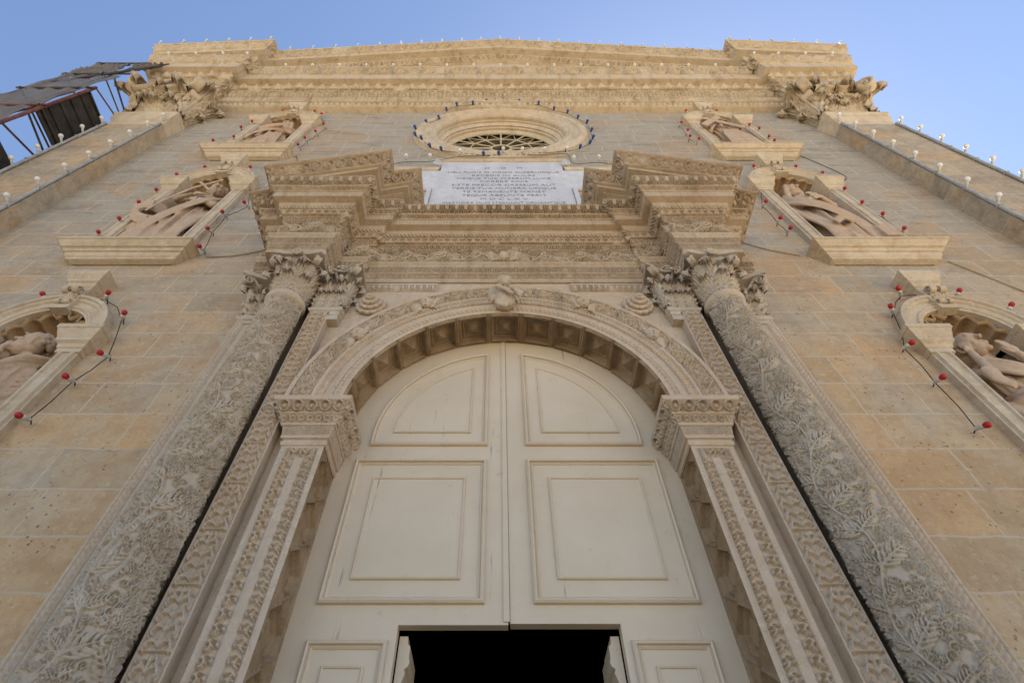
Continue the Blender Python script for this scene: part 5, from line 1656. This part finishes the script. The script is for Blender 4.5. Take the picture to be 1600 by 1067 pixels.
for sx, side in ((-1, 'left'), (1, 'right')):
    for edge, xx in (('inner', 9.27), ('outer', 10.76)):
        pp = MB(); pp.tube([(sx * xx, -.39, 9.0), (sx * xx, -.39, 16.98)], .034, 10)
        for k in range(9): pp.box(*sorted((sx * xx - .045, sx * xx + .045)), -.43, -.35, 9.4 + k * .9, 9.43 + k * .9)
        tag(pp.build('conduit', M_PIPE), f'grey conduit running up the {edge} edge of the {side} corner pilaster', 'pipe', 'conduits on the corner pilasters')
        for k in range(9):
            z = 17.0 - k * .84 + (0.25 if edge == 'inner' else -.1)
            dx = sx * .10
            place(P_WH, (sx * xx, -.40, z - .1), (dx, -.72, .55), f'white globe lamp on the {edge} conduit of the {side} pilaster, {ORD[k]} from the top', 'light bulb', 'white globe lamps up the corner pilasters')

# candle lamps along the crowning cornice
xs = [-11.85, -11.05, -10.3, -9.55, -8.85, -8.3]
def top_row(xl, yy, grp, where, zf, proto, dirv):
    for i, x in enumerate(xl):
        place(proto, (x, yy(x), zf(x)), dirv, f'small white lamp on the {where}, {ORD[i]} from the left', 'light bulb', grp)
lipy = lambda o: (lambda x: (-.35 if abs(x) > 8.1 else 0.0) - o)
top_row([-11.7, -11.0, -10.3, -9.6, -8.9, -8.25], lipy(1.19), 'lamps along the very top edge', 'top edge of the left end block', lambda x: float(fr(x)) + .03, P_CAN, (0, -.25, 1))
top_row([8.25, 8.9, 9.6, 10.3, 11.0, 11.7], lipy(1.19), 'lamps along the very top edge', 'top edge of the right end block', lambda x: float(fr(x)) + .03, P_CAN, (0, -.25, 1))
top_row([-7.7 + 7.7 / 10 * k for k in range(21)], lipy(1.19), 'lamps along the very top edge', 'sloping top edge of the gable', lambda x: float(fr(x)) + .03, P_CAN, (0, -.25, 1))
top_row([-11.0, -10.1, -9.2, -8.4], lipy(.95), 'lamps on the lower cornice edge', 'lower cornice of the left end block', lambda x: 21.64, P_WS, (0, -.9, .5))
top_row([8.4, 9.2, 10.1, 11.0], lipy(.95), 'lamps on the lower cornice edge', 'lower cornice of the right end block', lambda x: 21.64, P_WS, (0, -.9, .5))
top_row([-7.2 + 7.2 / 8 * k for k in range(17)], lipy(.95), 'lamps on the lower cornice edge', 'long lower cornice under the gable', lambda x: 21.64, P_WS, (0, -.9, .5))

# loose cables on the wall
m = MB(); m.tube(curve([(7.50, -.02, 15.5), (7.9, -.02, 13.9), (7.5, -.02, 13.5), (7.25, -.03, 13.2)], 8), .007, 5)
tag(m.build('loose_cable', M_WIRE), 'thin dark cable hanging from the upper right sill to the middle niche', 'cable')
m = MB(); m.tube(curve([(-5.2, -.02, 15.4), (-4.9, -.02, 14.6), (-4.6, -.02, 13.6), (-4.3, -.02, 12.2)], 8), .007, 5)
tag(m.build('loose_cable', M_WIRE), 'thin dark cable running down from the upper left sill behind the pediment', 'cable')
m = MB(); m.tube(curve([(7.5, -.02, 9.75), (7.9, -.02, 9.0), (8.4, -.02, 8.0), (8.7, -.02, 7.2), (9.0, -.02, 6.0)], 8), .009, 5)
tag(m.build('loose_cable', M_YWIRE), 'ochre painted cable slanting down from the middle right sill', 'cable')
m = MB(); m.tube(curve([(5.1, -.02, 9.95), (4.6, -.02, 10.2), (4.1, -.02, 10.6), (3.6, -.02, 10.7)], 8), .009, 5)
tag(m.build('loose_cable', M_YWIRE), 'ochre cable between the middle right sill and the broken pediment', 'cable')
m = MB(); m.tube(curve([(-5.1, -.02, 9.9), (-4.6, -.02, 9.95), (-4.1, -.02, 10.2), (-3.6, -.02, 10.5)], 8), .009, 5)
tag(m.build('loose_cable', M_YWIRE), 'ochre cable between the middle left sill and the broken pediment', 'cable')

# =================================================================== scaffold on the left flank
sc = thing('scaffold', 'dark tube scaffold with boarded side and torn grey netting left of the church', 'scaffold', (0, 0, 0))
XI, XO, YF = -11.08, -12.90, -1.15
def part(name, f, mat, label=None):
    m = MB(); f(m); o = m.build(name, mat, sc)
    if label: o['label'] = label
    return o
for k, (x, y, zt, mat) in enumerate(((XI, YF, 17.6, M_RUST), (XO, YF, 21.3, M_STEEL), (XI, .9, 18.6, M_STEEL), (XO, .9, 21.0, M_STEEL))):
    part('standard', lambda m: m.tube([(x, y, 0), (x, y, zt)], .045 if k == 0 else .03, 10), mat)
part('standard', lambda m: m.tube([(XI - .55, YF, 14), (XI - .55, YF, 21.5)], .03, 8), M_STEEL)
part('standard', lambda m: m.tube([(XI - .9, YF + .1, 17.2), (XI - .9, YF + .1, 20.8)], .02, 8), M_RUST)
for z in (11.6, 13.4, 15.4, 17.3, 19.2, 20.9):
    for x in (XI, XO):
        if x == XI and z > 18: continue
        part('transom', lambda m: m.tube([(x, YF - .1, z), (x, 1.0, z)], .028, 8), M_STEEL)
    for y in (YF, .9):
        part('ledger', lambda m: m.tube([(XO - .15, y - .05, z + .06), (XI + (.2 if z < 20 else -.2), y - .05, z + .06)], .028, 8), M_STEEL if z != 15.4 else M_RUST)
    m = MB()
    for k in range(7): m.box(XO + .05 + k * .25, XO + .28 + k * .25, YF + .02, .9, z + .10 + .004 * (k % 2), z + .15 + .004 * (k % 2))
    if z < 14: m.build('deck', M_BOARD, sc)
# boarded side panels (ribs run back towards the flank)
for z0, z1 in ((10.0, 13.9), (15.25, 17.35)):
    m = MB()
    n = int((z1 - z0) / .42)
    for k in range(n):
        za = z0 + (z1 - z0) * k / n
        m.box(XI - .07, XI - .04, YF + .05, 1.4, za, za + (z1 - z0) / n - .03)
        m.box(XI - .04, XI + .0, YF + .05, 1.4, za - .02, za + .05)
    m.build('side_board', M_BOARD, sc)
part('brace', lambda m: m.tube([(XI, YF, 14.1), (XI, .9, 15.1)], .026, 8), M_RUST)
part('brace', lambda m: m.tube([(XI, YF, 14.95), (XI, .9, 14.7)], .026, 8), M_STEEL)
part('brace', lambda m: m.tube([(XI, YF, 17.6), (XI - .1, 1.0, 18.6)], .022, 8), M_RUST)
part('brace', lambda m: m.tube([(XI - .3, YF, 19.0), (XI - .1, 1.0, 18.4)], .026, 8), M_STEEL)
part('brace', lambda m: m.tube([(XO + .2, YF - .05, 17.8), (XI + .35, YF - .02, 21.0)], .03, 8), M_STEEL)
part('brace', lambda m: m.tube([(XI - .5, YF - .1, 18.9), (XI + .55, YF - .1, 20.2)], .035, 8), M_STEEL)
part('brace', lambda m: m.tube([(XO, YF - .03, 11.6), (XI, YF - .03, 15.4)], .026, 8), M_STEEL)
def net(m, x0, x1, z0, z1, sag, edge):
    U, Vv = np.meshgrid(np.linspace(0, 1, 40), np.linspace(0, 1, 60), indexing='ij')
    x = x0 + (x1 - x0) * U; z = z0 + (z1 - z0) * Vv
    z = z + edge * .12 * np.sin(U * 17 + 1) * (Vv > .95)
    y = YF - .07 + sag * np.sin(pi * U) * (.5 + .5 * np.sin(Vv * 19)) * .3 + .03 * np.sin(U * 23 + Vv * 9) + .02 * np.sin(Vv * 41)
    P = np.stack([x, y, z], -1)
    m.grid(P, True); m.grid(P + (0, .012, 0), True)
part('netting', lambda m: net(m, XO - .05, XI - .02, 9.0, 19.0, .25, 1), M_NET)
part('netting', lambda m: net(m, XO - .05, XI - .7, 19.0, 20.8, .35, 2), M_NET)
part('netting', lambda m: net(m, XI - .5, XI + .25, 20.2, 20.9, .3, 1), M_NET)
